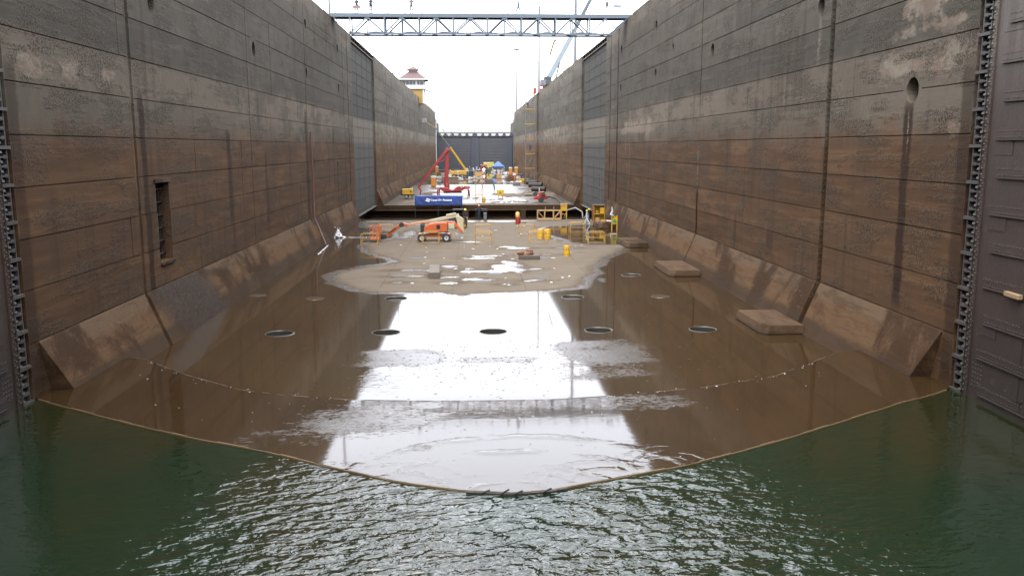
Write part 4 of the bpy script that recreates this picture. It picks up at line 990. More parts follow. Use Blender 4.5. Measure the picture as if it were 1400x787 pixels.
# ------------------------------------------------ yellow guard frames round the wells
def guard():
    t = thing('well_guard', 'x', 'guard rail', (0,0,0), 0, 'yellow guard rails standing round the wells')
    w, d, h = 1.62, 1.1, 1.16
    for y, nm in ((0,'front_frame'), (d,'back_frame')):
        m = MB()
        m.tube([(-w/2,y,0),(-w/2,y,h-.1),(-w/2+.1,y,h),(w/2-.1,y,h),(w/2,y,h-.1),(w/2,y,0)], .032, 8); m.tube([(-w/2,y,h*.52),(w/2,y,h*.52)], .016, 6); m.tube([(-w/2,y,.12),(w/2,y,.12)], .016, 6)
        m.build(nm, YEL2, t, smooth=True)
    m = MB()
    for sx in (-1, 1):
        m.bar((sx*w/2,0,h-.12),(sx*w/2,d,h-.12),.04); m.bar((sx*w/2,0,.14),(sx*w/2,d,h*.55),.025)
    m.build('side_rails', YEL2, t)
    return t
gl = [(-10.15,83.4,'yellow guard rail under the orange basket near the left wall'), (-4.25,84.3,'yellow guard rail in front of the orange boom lift wheels'), (.98,84.0,'yellow guard rail in the centre, nearest of two in line'), (6.4,84.3,'yellow guard rail just in front of the two yellow bins'), (12.1,83.4,'yellow guard rail in the puddle, nearest to the right wall'),
      (.98,92.4,'yellow guard rail in the centre, behind another one'), (5.85,92.2,'yellow guard rail behind the two yellow bins'), (11.55,94.2,'yellow guard rail in the puddle, further one by the two walkers'), (-9.6,93.2,'yellow guard rail behind the orange basket')]
g0 = None
for x, y, lb in gl:
    g = guard() if g0 is None else copy_tree(g0); g0 = g0 or g
    g.location = (x, y, 0); g.rotation_euler = (0, 0, R(random.uniform(-4, 4))); g['label'] = lb

# ------------------------------------------------ drums, bins, boxes
def drum(loc, r, h, mat, label, cat='drum', grp=None, nm='oil_drum'):
    m = MB(); pr = [(0,h*.985),(r*.93,h*.985),(r*.95,h),(r,h)]
    for k in (.98,.67,.64,.61,.36,.33,.30,.02): pr.append((r*(1.03 if k in (.64,.33) else 1), h*k))
    pr += [(r,0),(0,0)]; m.lathe(pr, (0,0,0), 28); o = m.build(nm, mat, smooth=True); o.location = loc
    l = MB(); l.lathe([(0,.03),(.04,.03),(.045,0)], (r*.55,0,h*.985), 10); l.build('bung', DGREY, o)
    return tag(o, label, cat, grp)
d0 = drum((8.17,74.4,0), .28, .92, YELLOW, 'single yellow drum standing alone on the dry floor')
m = MB(); 
for sx in (-1, 1): m.box((.085*sx, -.283, .66), (.10,.012,.10))
m.build('faded_mark', P_('faded_olive', (.28,.17,.03), .6), d0)
drum((6.98,88.9,0), .34, 1.0, YELLOW, 'yellow drum, left one of the pair behind a guard rail', grp='pair of yellow drums'); drum((7.68,88.5,0), .36, 1.02, YELLOW, 'yellow drum, right one of the pair behind a guard rail', grp='pair of yellow drums')
drum((5.55,106.3,0), .32, .88, RED, 'red drum with a smaller yellow container on its lid')
m = MB(); m.lathe([(.25,0),(.26,.05),(.26,.48),(.2,.58),(.08,.6),(.07,.66),(0,.66)], (0,0,0), 18); o = m.build('yellow_container', P_('jug_yellow', (.80,.58,.18), .4), smooth=True); o.location = (5.5,106.3,.88); tag(o, 'small yellow plastic container standing on the red drum', 'container')
m = MB(); m.ball((0,0,.08), .28, 12, 8, (1.2,.8,.45), .4); o = m.build('black_bag', BLACK, smooth='all'); o.location = (6.3,106.0,0); tag(o, 'small black bag on the floor right of the red drum', 'bag')
m = MB(); m.box((0,0,.45), (.40,.4,.85)); m.box((0,0,.9), (.44,.44,.06)); o = m.build('grey_cabinet', LGREY, bevel=.02); o.location = (1.55,112.6,0); tag(o, 'small pale grey cabinet beside the person in navy overalls', 'cabinet')
t = thing('work_table', 'black work table at the pit edge behind the person in navy', 'table', (1.05,112.75,0))
m = MB(); m.box((0,0,1.28), (1.55,.6,.30)); m.build('top', BLACK, t, bevel=.02)
for sx in (-1, 1): m = MB(); m.bar((sx*.7,0,0),(sx*.7,0,1.15),.07,.4); m.build('leg', BLACK, t)

# tan steel truss cradle and stand at the pit
t = thing('truss_cradle', 'tan steel truss cradle with diagonal braces standing at the pit edge', 'cradle', (9.95,112.4,0))
for y in (-.35, .35):
    m = MB(); w = 3.05
    m.bar((-w/2,y,.1),(w/2,y,.1),.14); m.bar((-w/2,y,1.22),(w/2,y,1.22),.12)
    for x in (-w/2, -.58, .58, w/2): m.bar((x,y,.05),(x,y,1.28),.11)
    m.bar((-w/2,y,1.15),(-.6,y,.15),.08); m.bar((w/2,y,1.15),(.6,y,.15),.08); m.build('side_frame', TAN, t)
m = MB(); m.box((0,0,.12), (3.0,.8,.08)); m.build('deck', TAN, t); m = MB(); [m.bar((x,0,1.2),(x,0,1.7),.07) for x in (-.5,.62)]; m.build('posts', TAN, t)
t = thing('yellow_stand', 'tall narrow yellow steel stand with a tan top beside the truss cradle', 'stand', (11.95,113.0,0))
m = MB()
for x in (-.35, .35):
    for y in (-.3, .3): m.bar((x,y,0),(x,y,1.9),.09)
m.bar((-.35,-.3,.7),(.35,-.3,.7),.07); m.build('frame', YELLOW, t); m = MB(); m.box((0,0,1.5), (.74,.62,.75)); m.build('box', YELLOW, t, bevel=.02); m = MB(); m.box((0,0,1.95), (.9,.75,.09)); m.build('top', TAN, t, bevel=.01)
t = thing('yellow_cabinet', 'large open fronted yellow steel cabinet against the right wall', 'cabinet', (15.75,107.2,0))
m = MB(); m.box((0,.45,1.1), (1.35,.06,2.2)); m.box((-.66,0,1.1), (.06,.9,2.2)); m.box((.66,0,1.1), (.06,.9,2.2)); m.box((0,0,2.2), (1.38,.95,.06)); m.box((0,0,.1), (1.35,.9,.2)); m.build('carcass', YELLOW, t, bevel=.01)
m = MB(); m.box((0,0,1.15), (1.28,.86,.06)); m.build('shelf', YELLOW, t); m = MB(); m.box((.36,-.25,1.55), (.5,.5,.75)); m.build('control_box', P_('bright_yellow', (.88,.50,.02), .35), t, bevel=.03)
m = MB(); m.box((-.78,.1,1.25), (.06,.7,1.9)); m.build('side_door', P_('dull_red', (.35,.08,.06), .5), t); m = MB(); m.box((0,-.05,2.27), (1.5,1.0,.06)); m.build('top', CONC, t)
m = MB(); m.lathe([(.1,0),(.12,.3),(.07,.4),(0,.42)], (-.25,-.1,1.18), 12); m.box((-.2,-.1,.45), (.5,.5,.5)); m.build('tool_box', TAN, t)
t = thing('sign_stand', 'narrow yellow steel stand with a green disc near the right wall puddle', 'stand', (16.15,97.5,0))
m = MB(); [m.bar((x,0,0),(x,0,1.7),.10) for x in (-.3,.3)]; m.bar((-.3,0,.75),(.3,0,.75),.1); m.box((0,.03,1.2), (.6,.05,.8)); m.build('frame', YELLOW, t)
m = MB(); m.lathe([(0,-.05),(.2,-.05),(.2,.0)], (0,-.02,1.05), 18, axis='Y'); m.build('disc', GREEN, t); m = MB(); m.ball((-.2,-.05,1.68), .13, 10, 8, (1.3,.8,.7), .3); m.build('cloth', P_('pale_green', (.45,.62,.45), .7), t, smooth='all')

# ------------------------------------------------ concrete blocks
def block(loc, d, rz, label, ch=.35, grp=None, mat=None, nm='concrete_block'):
    x, y, z = d; m = MB()
    vs = [(-x/2,-y/2,0),(x/2,-y/2,0),(x/2,y/2,0),(-x/2,y/2,0),(-x/2+ch*.15,-y/2+.02,z),(x/2,-y/2+.02,z),(x/2,y/2,z),(-x/2+ch,y/2,z)]
    m.add([(-x/2-ch*.4,-y/2+ch*1.4,0),(-x/2+ch*.5,-y/2,0),(x/2,-y/2,0),(x/2,y/2,0),(-x/2-ch*.4,y/2,0),(-x/2,-y/2+ch*1.8,z),(-x/2+ch*1.2,-y/2+ch*.15,z),(x/2,-y/2+ch*.15,z),(x/2,y/2,z),(-x/2,y/2,z)],
          [(4,3,2,1,0),(5,6,7,8,9),(0,1,6,5),(1,2,7,6),(2,3,8,7),(3,4,9,8),(4,0,5,9)])
    o = m.build(nm, mat or M_BLOCK, bevel=.04); o.location = loc; o.rotation_euler = (0,0,rz); return tag(o, label, 'concrete block', grp)
block((15.75,44.2,0), (2.1,4.3,.48), 0, 'big pale concrete block at the foot of the right wall, nearest to the camera', grp='concrete blocks along the right wall')
block((15.6,64.6,0), (2.2,5.6,.47), 0, 'pale concrete block at the right wall, second from the camera', grp='concrete blocks along the right wall')
block((15.5,82.8,0), (2.1,5.2,.46), 0, 'pale concrete block at the right wall beside the wet patch, third from the camera', grp='concrete blocks along the right wall')
block((15.75,101.6,0), (2.2,4.2,.55), 0, 'concrete block carrying white sacks just before the yellow cabinet', grp='concrete blocks along the right wall')
block((-2.95,64.0,0), (.78,4.2,.46), R(2), 'small loose concrete block lying on the dry floor left of centre', .04, mat=CONC)
o = block((4.75,72.6,0), (1.75,1.1,.36), 0, 'low dark slab with rusty debris on it, on the dry floor', .05, mat=P_('dark_slab', (.11,.085,.065), .8))
m = MB(); rnd = random.Random(3)
for k in range(9): m.ball((rnd.uniform(-.85,.75), rnd.uniform(-.2,.3), .05+rnd.uniform(0,.12)), rnd.uniform(.14,.26), 8, 6, (1.3,.9,.7), .6)
m.box((.35,.1,.22), (.5,.4,.36), rz=.3); o = m.build('rusty_debris', RUST); o.location = (4.45,72.7,.36); o['kind'] = 'stuff'
m = MB()
for k in range(5): m.ball((rnd.uniform(-.6,.6), rnd.uniform(-.4,.4), .12), rnd.uniform(.2,.32), 10, 7, (1.3,.9,.6), .5)
o = m.build('sack_heap', SACK, smooth='all'); o.location = (16.5,101.2,.55); tag(o, 'small heap of white sacks lying on the concrete block by the yellow cabinet', 'sacks')
m = MB(); m.tube([(0,0,0),(.15,0,.5),(.1,0,1.0)], .16, 8, r2=.05); o = m.build('white_bag', SACK, smooth=True); o.location = (16.9,104.6,1.2); tag(o, 'white plastic sheet caught on the toe of the right wall', 'sheet')
m = MB()
for k in range(7): m.box((rnd.uniform(-.8,.8), rnd.uniform(-.4,.4), .06+.05*k), (1.2,.12,.05), rz=rnd.uniform(-.6,.6))
o = m.build('timber_scraps', TAN); o.location = (15.2,100.6,.56); tag(o, 'few timber scraps on the near end of the block by the cabinet', 'timber')

# ------------------------------------------------ water spout and hose on the left wall
m = MB(); rnd = random.Random(9)
for k in range(60):
    a = rnd.uniform(0, 6.28); r_ = abs(rnd.gauss(0, .34)); m.ball((r_*math.cos(a), r_*math.sin(a), max(0, .75-r_*1.1)*rnd.random()), rnd.uniform(.06,.17), 7, 5, (1,1,1), .6)
for k in range(22): m.ball((.6+k*.17+rnd.uniform(-.1,.1), rnd.uniform(-.12,.12), .01), rnd.uniform(.03,.08), 6, 4, (1.6,1,.4))
for k in range(9): m.ball((.05*k*rnd.uniform(-1,1), 0, .55+.07*k), .05, 6, 4)
o = m.build('water_spout', FOAM, smooth='all'); o.location = (-14.35,91.3,0); tag(o, 'white burst of foaming water at the foot of the left wall', 'water spout')
m = MB(); pts = [(XL+.12,84.9,10.9),(XL+.10,85.0,9),(XL+.12,85.2,7),(XL+.10,85.4,2.7),(XL+.75,85.0,1.2),(XL+1.35,84.2,.06)]
m.tube(pts, .06, 8); o = m.build('wall_hose', P_('dull_red_hose', (.20,.085,.06), .5), smooth=True); tag(o, 'dull red hose hanging down the left wall to the floor', 'hose')
m = MB(); 
for k in range(26): m.ball((-14.2+.012*k+rnd.uniform(-.06,.06), 84.0-.28*k, .005), rnd.uniform(.03,.09), 6, 4, (1,1.8,.3))
o = m.build('foam_trail', FOAM); o['kind'] = 'stuff'
m = MB()          # foam flecks along the sill edge
for k in range(75):
    x = rnd.choice([rnd.uniform(-14,-5), rnd.uniform(5,15), rnd.uniform(-14,15)]); y = lin(BACK, x)+rnd.gauss(-.05,.12) if rnd.random() < .7 else rnd.uniform(lin(FRONT, x)+.2, lin(BACK, x)); m.ball((x, y, APRON+.006), rnd.uniform(.006,.018), 6, 4, (rnd.uniform(1,2.6),1,.35))
o = m.build('foam_flecks', FOAM); o['kind'] = 'stuff'
m = MB()
for k in range(70):
    x, y = rnd.uniform(-8,12), rnd.uniform(56,112)
    if dry_field(x, y) > .2: m.box((x, y, .02), (rnd.uniform(.08,.4), rnd.uniform(.05,.2), rnd.uniform(.02,.07)), rz=rnd.uniform(0,3))
o = m.build('floor_litter', SACK); o['kind'] = 'stuff'

# ------------------------------------------------ banner with lettering on the far side of the pit
def banner():
    t = thing('banner', 'long blue banner with white lettering hung on posts across the pit edge', 'banner', (-5.63,141.0,-.02))
    w, h = 7.72, 1.62; m = MB(); nx, nz = 40, 8; vs = []
    for j in range(nz+1):
        for i in range(nx+1):
            x = -w/2+w*i/nx; z = .04+h*j/nz; vs.append((x, .035*math.sin(x*2.1)*(1-j/nz)+.02*math.sin(x*5+j), z+.05*math.cos(x*.8)*(j/nz-.5)))
    m.add(vs, [(j*(nx+1)+i, j*(nx+1)+i+1, (j+1)*(nx+1)+i+1, (j+1)*(nx+1)+i) for j in range(nz) for i in range(nx)])
    c = m.build('cloth', BLUE, t, smooth='all'); sd = c.modifiers.new('solid', 'SOLIDIFY'); sd.thickness = .02
    m = MB(); m.box((0,.0,.09), (w,.06,.16)); m.build('hem', P_('dark_navy', (.01,.02,.08), .6), t)
    for x in (-3.85,-.1,3.85):
        m = MB(); m.bar((x,.1,-2.4),(x,.1,1.6),.08); m.build('post', DGREY, t)
    cu = bpy.data.curves.new('lettering', 'FONT'); cu.body = 'Canal De Panamá'; cu.size = .44; cu.extrude = .012; cu.offset = .012; cu.align_x = 'LEFT'
    tmp = bpy.data.objects.new('tmp', cu); COL.objects.link(tmp); dg = bpy.context.evaluated_depsgraph_get(); me = bpy.data.meshes.new_from_object(tmp.evaluated_get(dg)); bpy.data.objects.remove(tmp)
    xs = [v.co.x for v in me.vertices]; k = 3.45/(max(xs)-min(xs))
    for v in me.vertices: v.co.x *= k
    me.materials.clear(); LET = P_('lettering_white', (1.2,1.2,1.2), .6, amt=0, var=.02); me.materials.append(LET)
    o = bpy.data.objects.new('lettering', me); COL.objects.link(o); o.parent = t; o.rotation_euler = (R(90),0,0); o.location = (-1.30,-.10,.78)
    m = MB()
    for k in range(4):        # four swept petals round an open square
        a = R(20+90*k); cx, cz = -1.75+.23*math.cos(a), .93+.2*math.sin(a)
        m.prism([(cx+.24*math.cos(a+q)*e, cz+.17*math.sin(a+q)*e) for q, e in ((-.2,1),(.7,.75),(1.7,1),(2.6,.7),(3.6,.9),(4.7,.6))], -.11, -.09)
    m.build('emblem', LET, t)
banner()
m = MB()
for x in (-1.5,1.0,3.6,6.2,8.8): m.bar((x,141.4,0),(x,141.4,.9),.05)
m.bar((-1.6,141.4,.9),(8.9,141.4,.9),.04); o = m.build('pit_railing', LGREY); tag(o, 'thin grey pipe railing on the far pit edge, right of the blue banner', 'railing')

# ------------------------------------------------ second half of the chamber
t = thing('generator_trailer', 'yellow generator on a two wheeled trailer near the left wall beyond the pit', 'generator', (-12.25,161.5,0))
m = MB(); m.box((.1,0,1.25), (2.0,1.2,1.05)); m.build('housing', YELLOW, t, bevel=.06); m = MB(); m.box((-1.05,0,1.2), (.4,1.1,.95)); m.build('radiator', DGREY, t, bevel=.03); m = MB(); [m.box((.55+.17*k,-.61,1.3), (.12,.03,.4)) for k in (0,1)]; m.build('grille', BLACK, t); m = MB(); m.box((0,0,.65), (2.4,.8,.14)); m.bar((1.2,0,.65),(2.0,0,.45),.1); m.bar((1.0,0,.6),(1.0,0,0),.08); m.build('drawbar', BLACK, t)
for y in (-.6,.6): wheel(t, -.15, y, .36, .22, WHITE)
def spider():
    t = thing('spider_crane', 'red folding boom machine on outrigger legs in the second half of the chamber', 'crane', (-4.0,171,0))
    m = MB(); m.prism([(-2.3,1.0),(-1.9,1.65),(-.9,1.5),(-.3,1.1),(.2,1.2),(.9,1.75),(1.6,1.95),(2.1,1.7),(2.2,1.1),(1.5,.8),(-1.5,.7)], -.7, .7); m.build('body', RED, t, bevel=.1)
    m = MB(); m.box((0,0,.62), (3.6,1.1,.3)); m.build('undercarriage', P_('dark_red', (.12,.02,.02), .5), t, bevel=.04); m = MB(); m.lathe([(.5,1.3),(.55,1.8),(.4,2.4),(.0,2.5)], (-1.15,0,.0), 14); m.build('turret', RED, t, smooth=True)
    m = MB(); m.box((2.75,0,1.55), (1.2,.9,.55)); m.build('engine_box', RED, t, bevel=.08); m = MB(); m.box((1.75,-.6,1.75), (.5,.3,.4)); m.build('control_panel', CREAM, t)
    for x, y, q in ((-2.9,-1.7,-1.9),(3.2,-1.7,2.3),(-2.7,1.8,-1.8),(3.0,1.8,2.2)):
        m = MB(); m.tube([(q,y*.3,1.35),(q+(x-q)*.7,y*.8,1.42),(x,y,1.1),(x+(.1 if x>0 else -.1),y,.05)], .13, 8); o = m.build('outrigger', RED, t, smooth=True)
        m = MB(); m.lathe([(0,.06),(.26,.05),(.28,0)], (x,y,0), 12); m.build('foot', DGREY, o)
    m = MB(); m.bar((-1.25,0,1.9),(-.95,0,8.8),.72,.6,w2=.66); m.bar((-1.75,-.1,2.0),(-1.3,-.1,6),.18); m.lathe([(0,-.45),(.42,-.45),(.42,.45),(0,.45)], (-.98,0,8.85), 16, axis='Y'); m.build('lower_boom', RED, t, bevel=.05)
    m = MB(); m.bar((-1.0,-.4,8.95),(-6.75,-.4,1.65),.40,.55,w2=.30); m.bar((-1.4,-.4,7.0),(-2.9,-.4,6.3),.14); m.build('upper_boom', RED, t, bevel=.04)
    m = MB(); m.bar((-6.75,-.4,1.75),(-6.25,-.4,.95),.3); m.bar((-6.25,-.4,1.0),(-6.45,-.4,.15),.26); m.build('tip', RED, t)
spider()
def toilet(loc, label, mat=None):
    t = thing('portable_toilet', label, 'portable toilet', loc)
    m = MB(); m.box((0,0,1.1), (1.15,1.15,2.15)); m.build('cabin', mat or P_('toilet_orange', (.75,.30,.04), .45), t, bevel=.06); m = MB(); m.prism([(-.62,2.15),(-.6,2.4),(-.3,2.52),(.3,2.52),(.6,2.4),(.62,2.15)], -.6, .6); m.build('roof', WHITE, t, bevel=.04); m = MB(); m.box((0,-.59,1.05), (.75,.03,1.8)); m.build('door', mat or P_('toilet_orange', (.75,.30,.04), .45), t, bevel=.01)
toilet((-9.55,210,0), 'orange portable toilet with white roof near the left wall'); toilet((-13.2,318,0), 'far orange portable toilet against the left wall near the gate'); toilet((13.1,300,0), 'far orange portable toilet with white roof near the right pier'); toilet((15.2,303,0), 'far orange portable toilet closest to the right wall')
def far_lift():
    t = thing('telescopic_lift', 'yellow telescopic boom lift reaching up to the left wall near the far gate', 'boom lift', (-4.6,272,0))
    m = MB(); m.prism([(-2.6,.9),(-2.75,2.3),(-2.3,2.3),(-2.2,1.9),(2.0,2.2),(2.6,1.8),(2.6,.9)], -1.2, 1.2); m.build('turntable', YELLOW, t, bevel=.06); m = MB(); m.box((0,0,.75), (3.0,2.2,.5)); m.build('chassis', DGREY, t)
    for x in (-1.3,1.3):
        for y in (-1.1,1.1): wheel(t, x, y, .5, .4, WHITE)
    m = MB(); m.bar((2.5,0,2.2),(-2.4,-1,9.4),.55,.62,w2=.45); m.bar((1.0,0,4.6),(.4,0,4.2),.4); m.build('boom', YELLOW, t); m = MB(); m.bar((-2.4,-1,9.4),(-7.0,-2,15.4),.34,.36,w2=.26); m.build('inner_boom', LGREY, t)
    m = MB(); m.bar((-7.0,-2,15.4),(-9.4,-2.4,16.9),.26); m.build('jib', TAN, t); basket(t, (-10.2,-2.5,17.0), (1.2,1.6,1.1), WHITE)
far_lift()
m = MB(); m.box((0,0,.6), (4.2,2.2,1.3)); m.box((0,0,1.3), (4.4,2.4,.12)); o = m.build('timber_stack', P_('mud_brown', (.30,.20,.13), .8, 0, .5)); o.location = (-6.0,236,0); tag(o, 'stack of brown timber under the yellow boom lift', 'timber stack')
def scaffold(name, label, loc, w, d, levels, h, matf, matp, rail=None):
    t = thing(name, label, 'scaffold', loc)
    for sx in (-1,1):
        for sy in (-1,1): m = MB(); m.bar((sx*w/2,sy*d/2,0),(sx*w/2,sy*d/2,levels*h+.2),.10); m.build('standard', matf, t)
    for k in range(1, levels+1):
        m = MB(); m.box((0,0,k*h), (w+.3,d+.3,.12)); m.box((0,-d/2-.14,k*h-.06), (w+.3,.05,.28)); m.build('platform', matp, t)
        g = MB()
        for zz in (.5,1.0): g.bar((-w/2,-d/2,k*h+zz-h),(w/2,-d/2,k*h+zz-h),.05)
        g.bar((-w/2,-d/2,(k-1)*h),(w/2,-d/2,k*h),.06); g.build('brace', matf, t)
    if rail:
        g = MB(); z = levels*h
        for i in range(5): x = -w/2+i*w/4; g.bar((x,-d/2,z),(x,-d/2,z+1.5),.09)
        for zz in (.5,1.0,1.5): g.bar((-w/2-.1,-d/2,z+zz),(w/2+2.6,-d/2,z+zz),.07); g.bar((-w/2-.1,d/2,z+zz),(w/2+.1,d/2,z+zz),.07)
        g.box((w/2+.1,-d/2,z+.75), (.8,.1,1.4)); g.box((w/2+2.0,0,z+.6), (1.0,.8,1.6)); g.build('guard_rail', rail, t)
        g = MB()
        for sx in (-1,0,1): g.bar((sx*w/2,-d/2,z+1.4),(sx*w/2,-d/2,z+3.4),.05)
        g.build('mast', LGREY, t)
    return t
scaffold('scaffold_tower', 'tall grey scaffold tower with orange landings against the right wall, red rail on top', (15.2,230.6,0), 2.3, 1.8, 6, 3.86, P_('scaffold_grey', (.22,.21,.2), .5), P_('landing_orange', (.50,.24,.03), .5), P_('rail_red', (.40,.05,.05), .45))
def stair_tower():
    t = thing('stair_tower', 'slim yellow ladder scaffold standing on the wet far floor in the middle', 'scaffold', (1.05,153,0), R(-6))
    w, d = 1.25, 1.5
    for sx in (-1,1):
        for sy in (-1,1): m = MB(); m.bar((sx*w/2,sy*d/2,0),(sx*w/2,sy*d/2,5.2),.07); m.build('standard', YEL2, t)
    m = MB()
    for k in range(14): m.bar((-w/2,-d/2,.2+k*.36),(w/2,-d/2,.2+k*.36),.045)
    m.build('rungs', YEL2, t); m = MB(); m.box((0,0,4.4), (w,d,.1)); m.box((0,-d/2,4.75), (w,.05,.8)); m.box((0,0,1.1), (w,d,.08)); m.build('platform', TAN, t); m = MB(); m.bar((-w/2,d/2,0),(w/2,d/2,2.4),.05); m.bar((w/2,d/2,2.4),(-w/2,d/2,4.8),.05); m.build('brace', YEL2, t)
stair_tower()
t = thing('yellow_tank', 'square yellow tank with a dark port standing right of the stair tower', 'tank', (5.15,162.6,.35)); m = MB(); m.prism([(-.68,.9),(-.7,1.15),(.7,1.15),(.68,.9),(.55,0),(-.55,0)], -.5, .5); m.build('body', YELLOW, t, bevel=.04); m = MB(); m.lathe([(0,-.54),(.13,-.54),(.13,-.48)], (0,0,.55), 14, axis='Y'); m.build('port', BLACK, t); m = MB(); [m.bar((x,0,-.35),(x,0,.05),.1,.6) for x in (-.4,.4)]; m.build('feet', SACK, t)
drum((1.9,151.0,0), .28, .75, YELLOW, 'small yellow drum at the foot of the yellow stair tower', nm='small_drum')
def heap(loc, n, spread, label, seed):
    rr = random.Random(seed); m = MB()
    for k in range(n):
        if rr.random() < .6: m.ball((rr.gauss(0,spread), rr.gauss(0,.5), .12), rr.uniform(.15,.34), 8, 6, (1.5,.9,.7), .6)
        else: m.box((rr.gauss(0,spread), rr.gauss(0,.5), .12), (rr.uniform(.4,1.2), .12, .08), M=Matrix.Rotation(rr.uniform(-.5,.5), 3, 'Y') @ Matrix.Rotation(rr.uniform(-.6,.6), 3, 'Z'))
    o = m.build('sack_heap', SACK, smooth=True); o.location = loc; return tag(o, label, 'sacks')
heap((4.6,149.2,0), 11, .8, 'low heap of white sacks and scraps between stair tower and red pump', 1); heap((8.6,150,0), 14, .8, 'low heap of white sacks just left of the red pump', 2); heap((9.8,232,0), 16, 1.6, 'heap of white pipes and sacks in front of the right stair tower', 3); heap((11.6,300,.2), 14, 1.4, 'far heap of white bundles left of the right toilets', 4); heap((3.6,155.5,0), 9, .9, 'scattered white sacks behind the yellow drum', 6); heap((-7.6,262,0), 60, .28, 'upright white bundles behind the red boom machine', 8)
t = thing('pump_trailer', 'red pump set on wheels with a black hose, on the right beyond the pit', 'pump', (11.7,149.6,0)); t.scale = (1.2,)*3
m = MB(); m.prism([(-.9,.35),(-.85,.8),(-.3,.9),(-.1,1.45),(.55,1.5),(.75,.9),(.95,.8),(.95,.35)], -.5, .5); m.build('body', P_('pump_red', (.48,.04,.02), .4), t, bevel=.05); m = MB(); m.lathe([(0,-.3),(.34,-.3),(.34,.3),(0,.3)], (-.75,-.1,1.15), 16, axis='Y'); m.lathe([(0,-.3),(.26,-.3),(.26,.3),(0,.3)], (.35,-.5,1.2), 14, axis='Y'); m.build('pump_head', DGREY, t); m = MB(); m.bar((-.9,0,.45),(-2.4,0,.25),.09); m.bar((-.9,-.4,.45),(-2.0,0,.3),.06); m.build('drawbar', RED, t); m = MB(); m.lathe([(.06,1.4),(.07,2.0),(.09,2.05)], (-.15,0,0), 10); m.build('exhaust', WHITE, t)
for y in (-.55,.55): wheel(t, .1, y, .36, .24, DGREY)
m = MB(); m.tube([(12.5,149.4,.75),(13.3,148.6,.95),(14.2,146.8,.75),(14.7,144.6,.25),(14.9,142.4,-.2),(14.6,141.2,-1.6)], .16, 8); o = m.build('suction_hose', BLACK, smooth=True); tag(o, 'thick black hose running from the red pump down into the pit', 'hose')
m = MB(); m.tube([(12.9,125,-1.7),(13.3,121,.6),(14.3,119.6,1.05),(15.2,119.2,.5),(15.3,119,-.6),(14.7,118.6,-1.7)], .09, 8); o = m.build('white_hose', P_('dirty_white_hose', (.55,.54,.5), .5), smooth=True); tag(o, 'pale hose arching out of the gate pit beside the yellow stand', 'hose')
for (x, y, l, r_, lb) in ((14.2,186,1.6,.5,'long dark pipe lying along the right wall, nearest of three'), (14.9,205,1.7,.55,'long dark pipe lying along the right wall, middle of three'), (15.2,222,1.6,.5,'long dark pipe lying along the right wall, farthest of three')):
    m = MB(); m.lathe([(r_*.8,-l),(r_,-l),(r_,l),(r_*.8,l),(r_*.8,-l)], (0,0,r_), 16, axis='Y'); o = m.build('dark_pipe', P_('dark_pipe_brown', (.055,.045,.04), .8), smooth=True); o.location = (x,y,0); o.rotation_euler = (0,0,R(62)); tag(o, lb, 'pipe')
def tent():
    t = thing('canopy_tent', 'blue peaked canopy tent before the far gate', 'tent', (9.4,322,0)); w = 4.4
    for sx in (-1,1):
        for sy in (-1,1): m = MB(); m.bar((sx*w/2,sy*w/2,0),(sx*w/2,sy*w/2,2.4),.08); m.build('leg', WHITE, t)
    m = MB(); z0, z1 = 2.4, 4.3; q = w/2+.1
    m.add([(-q,-q,z0),(q,-q,z0),(q,q,z0),(-q,q,z0),(0,0,z1),(-q,-q,z0-.35),(q,-q,z0-.35),(q,q,z0-.35),(-q,q,z0-.35)], [(0,1,4),(1,2,4),(2,3,4),(3,0,4),(0,1,6,5),(1,2,7,6),(2,3,8,7),(3,0,5,8)]); m.build('canopy', P_('tent_blue', (.03,.12,.45), .5, amt=.1), t)
tent()
def truck(loc, label, mat, lamp=False):
    t = thing('truck', label, 'truck', loc); m = MB(); m.prism([(-1.0,.5),(-1.0,2.3),(-.85,2.6),(.85,2.6),(1.0,2.3),(1.0,.5)], 0, 1.8); m.build('cab', mat, t, bevel=.06); m = MB(); m.box((0,3.4,1.9), (2.3,3.2,2.2)); m.build('cargo_box', mat, t, bevel=.05); m = MB(); m.box((0,-.02,1.9), (1.6,.06,.7)); m.build('windscreen', GLASS, t); m = MB(); m.box((0,-.05,.65), (2.0,.2,.35)); m.box((0,2.5,.6), (1.0,4.8,.3)); m.build('bumper', DGREY, t)
    for x in (-.95,.95):
        for y in (.9,4.2):
            m = MB(); m.lathe([(0,-.14),(.45,-.14),(.45,.14),(0,.14)], (x,y,.45), 16, axis='X'); m.build('wheel', BLACK, t)
    if lamp:
        s = Sh('tail_lamp'); M = s.out(color=(.9,.3,.2), emit=(1,.30,.18), emits=4.0)
        m = MB(); m.lathe([(0,-.06),(.32,-.05),(.36,0)], (.0,-.14,1.25), 14, axis='Y'); m.build('lamp', M, t)
truck((4.0,320,0), 'dark red truck with one bright lamp facing the camera before the far gate', P_('truck_red', (.30,.05,.05), .4), True)
t = thing('container', 'small yellow container with a pale stripe left of the blue tent', 'container', (6.4,352,1.0)); m = MB(); m.box((0,0,1.3), (4.2,2.2,2.0)); m.build('box', P_('lemon_yellow', (.70,.60,.06), .5), t, bevel=.04); m = MB(); m.box((-.6,-1.12,2.1), (2.2,.04,.4)); m.build('stripe', WHITE, t); m = MB(); [m.box((x,0,-.35), (.4,1.8,1.3)) for x in (-1.6,1.6)]; m.build('plinth', DGREY, t)
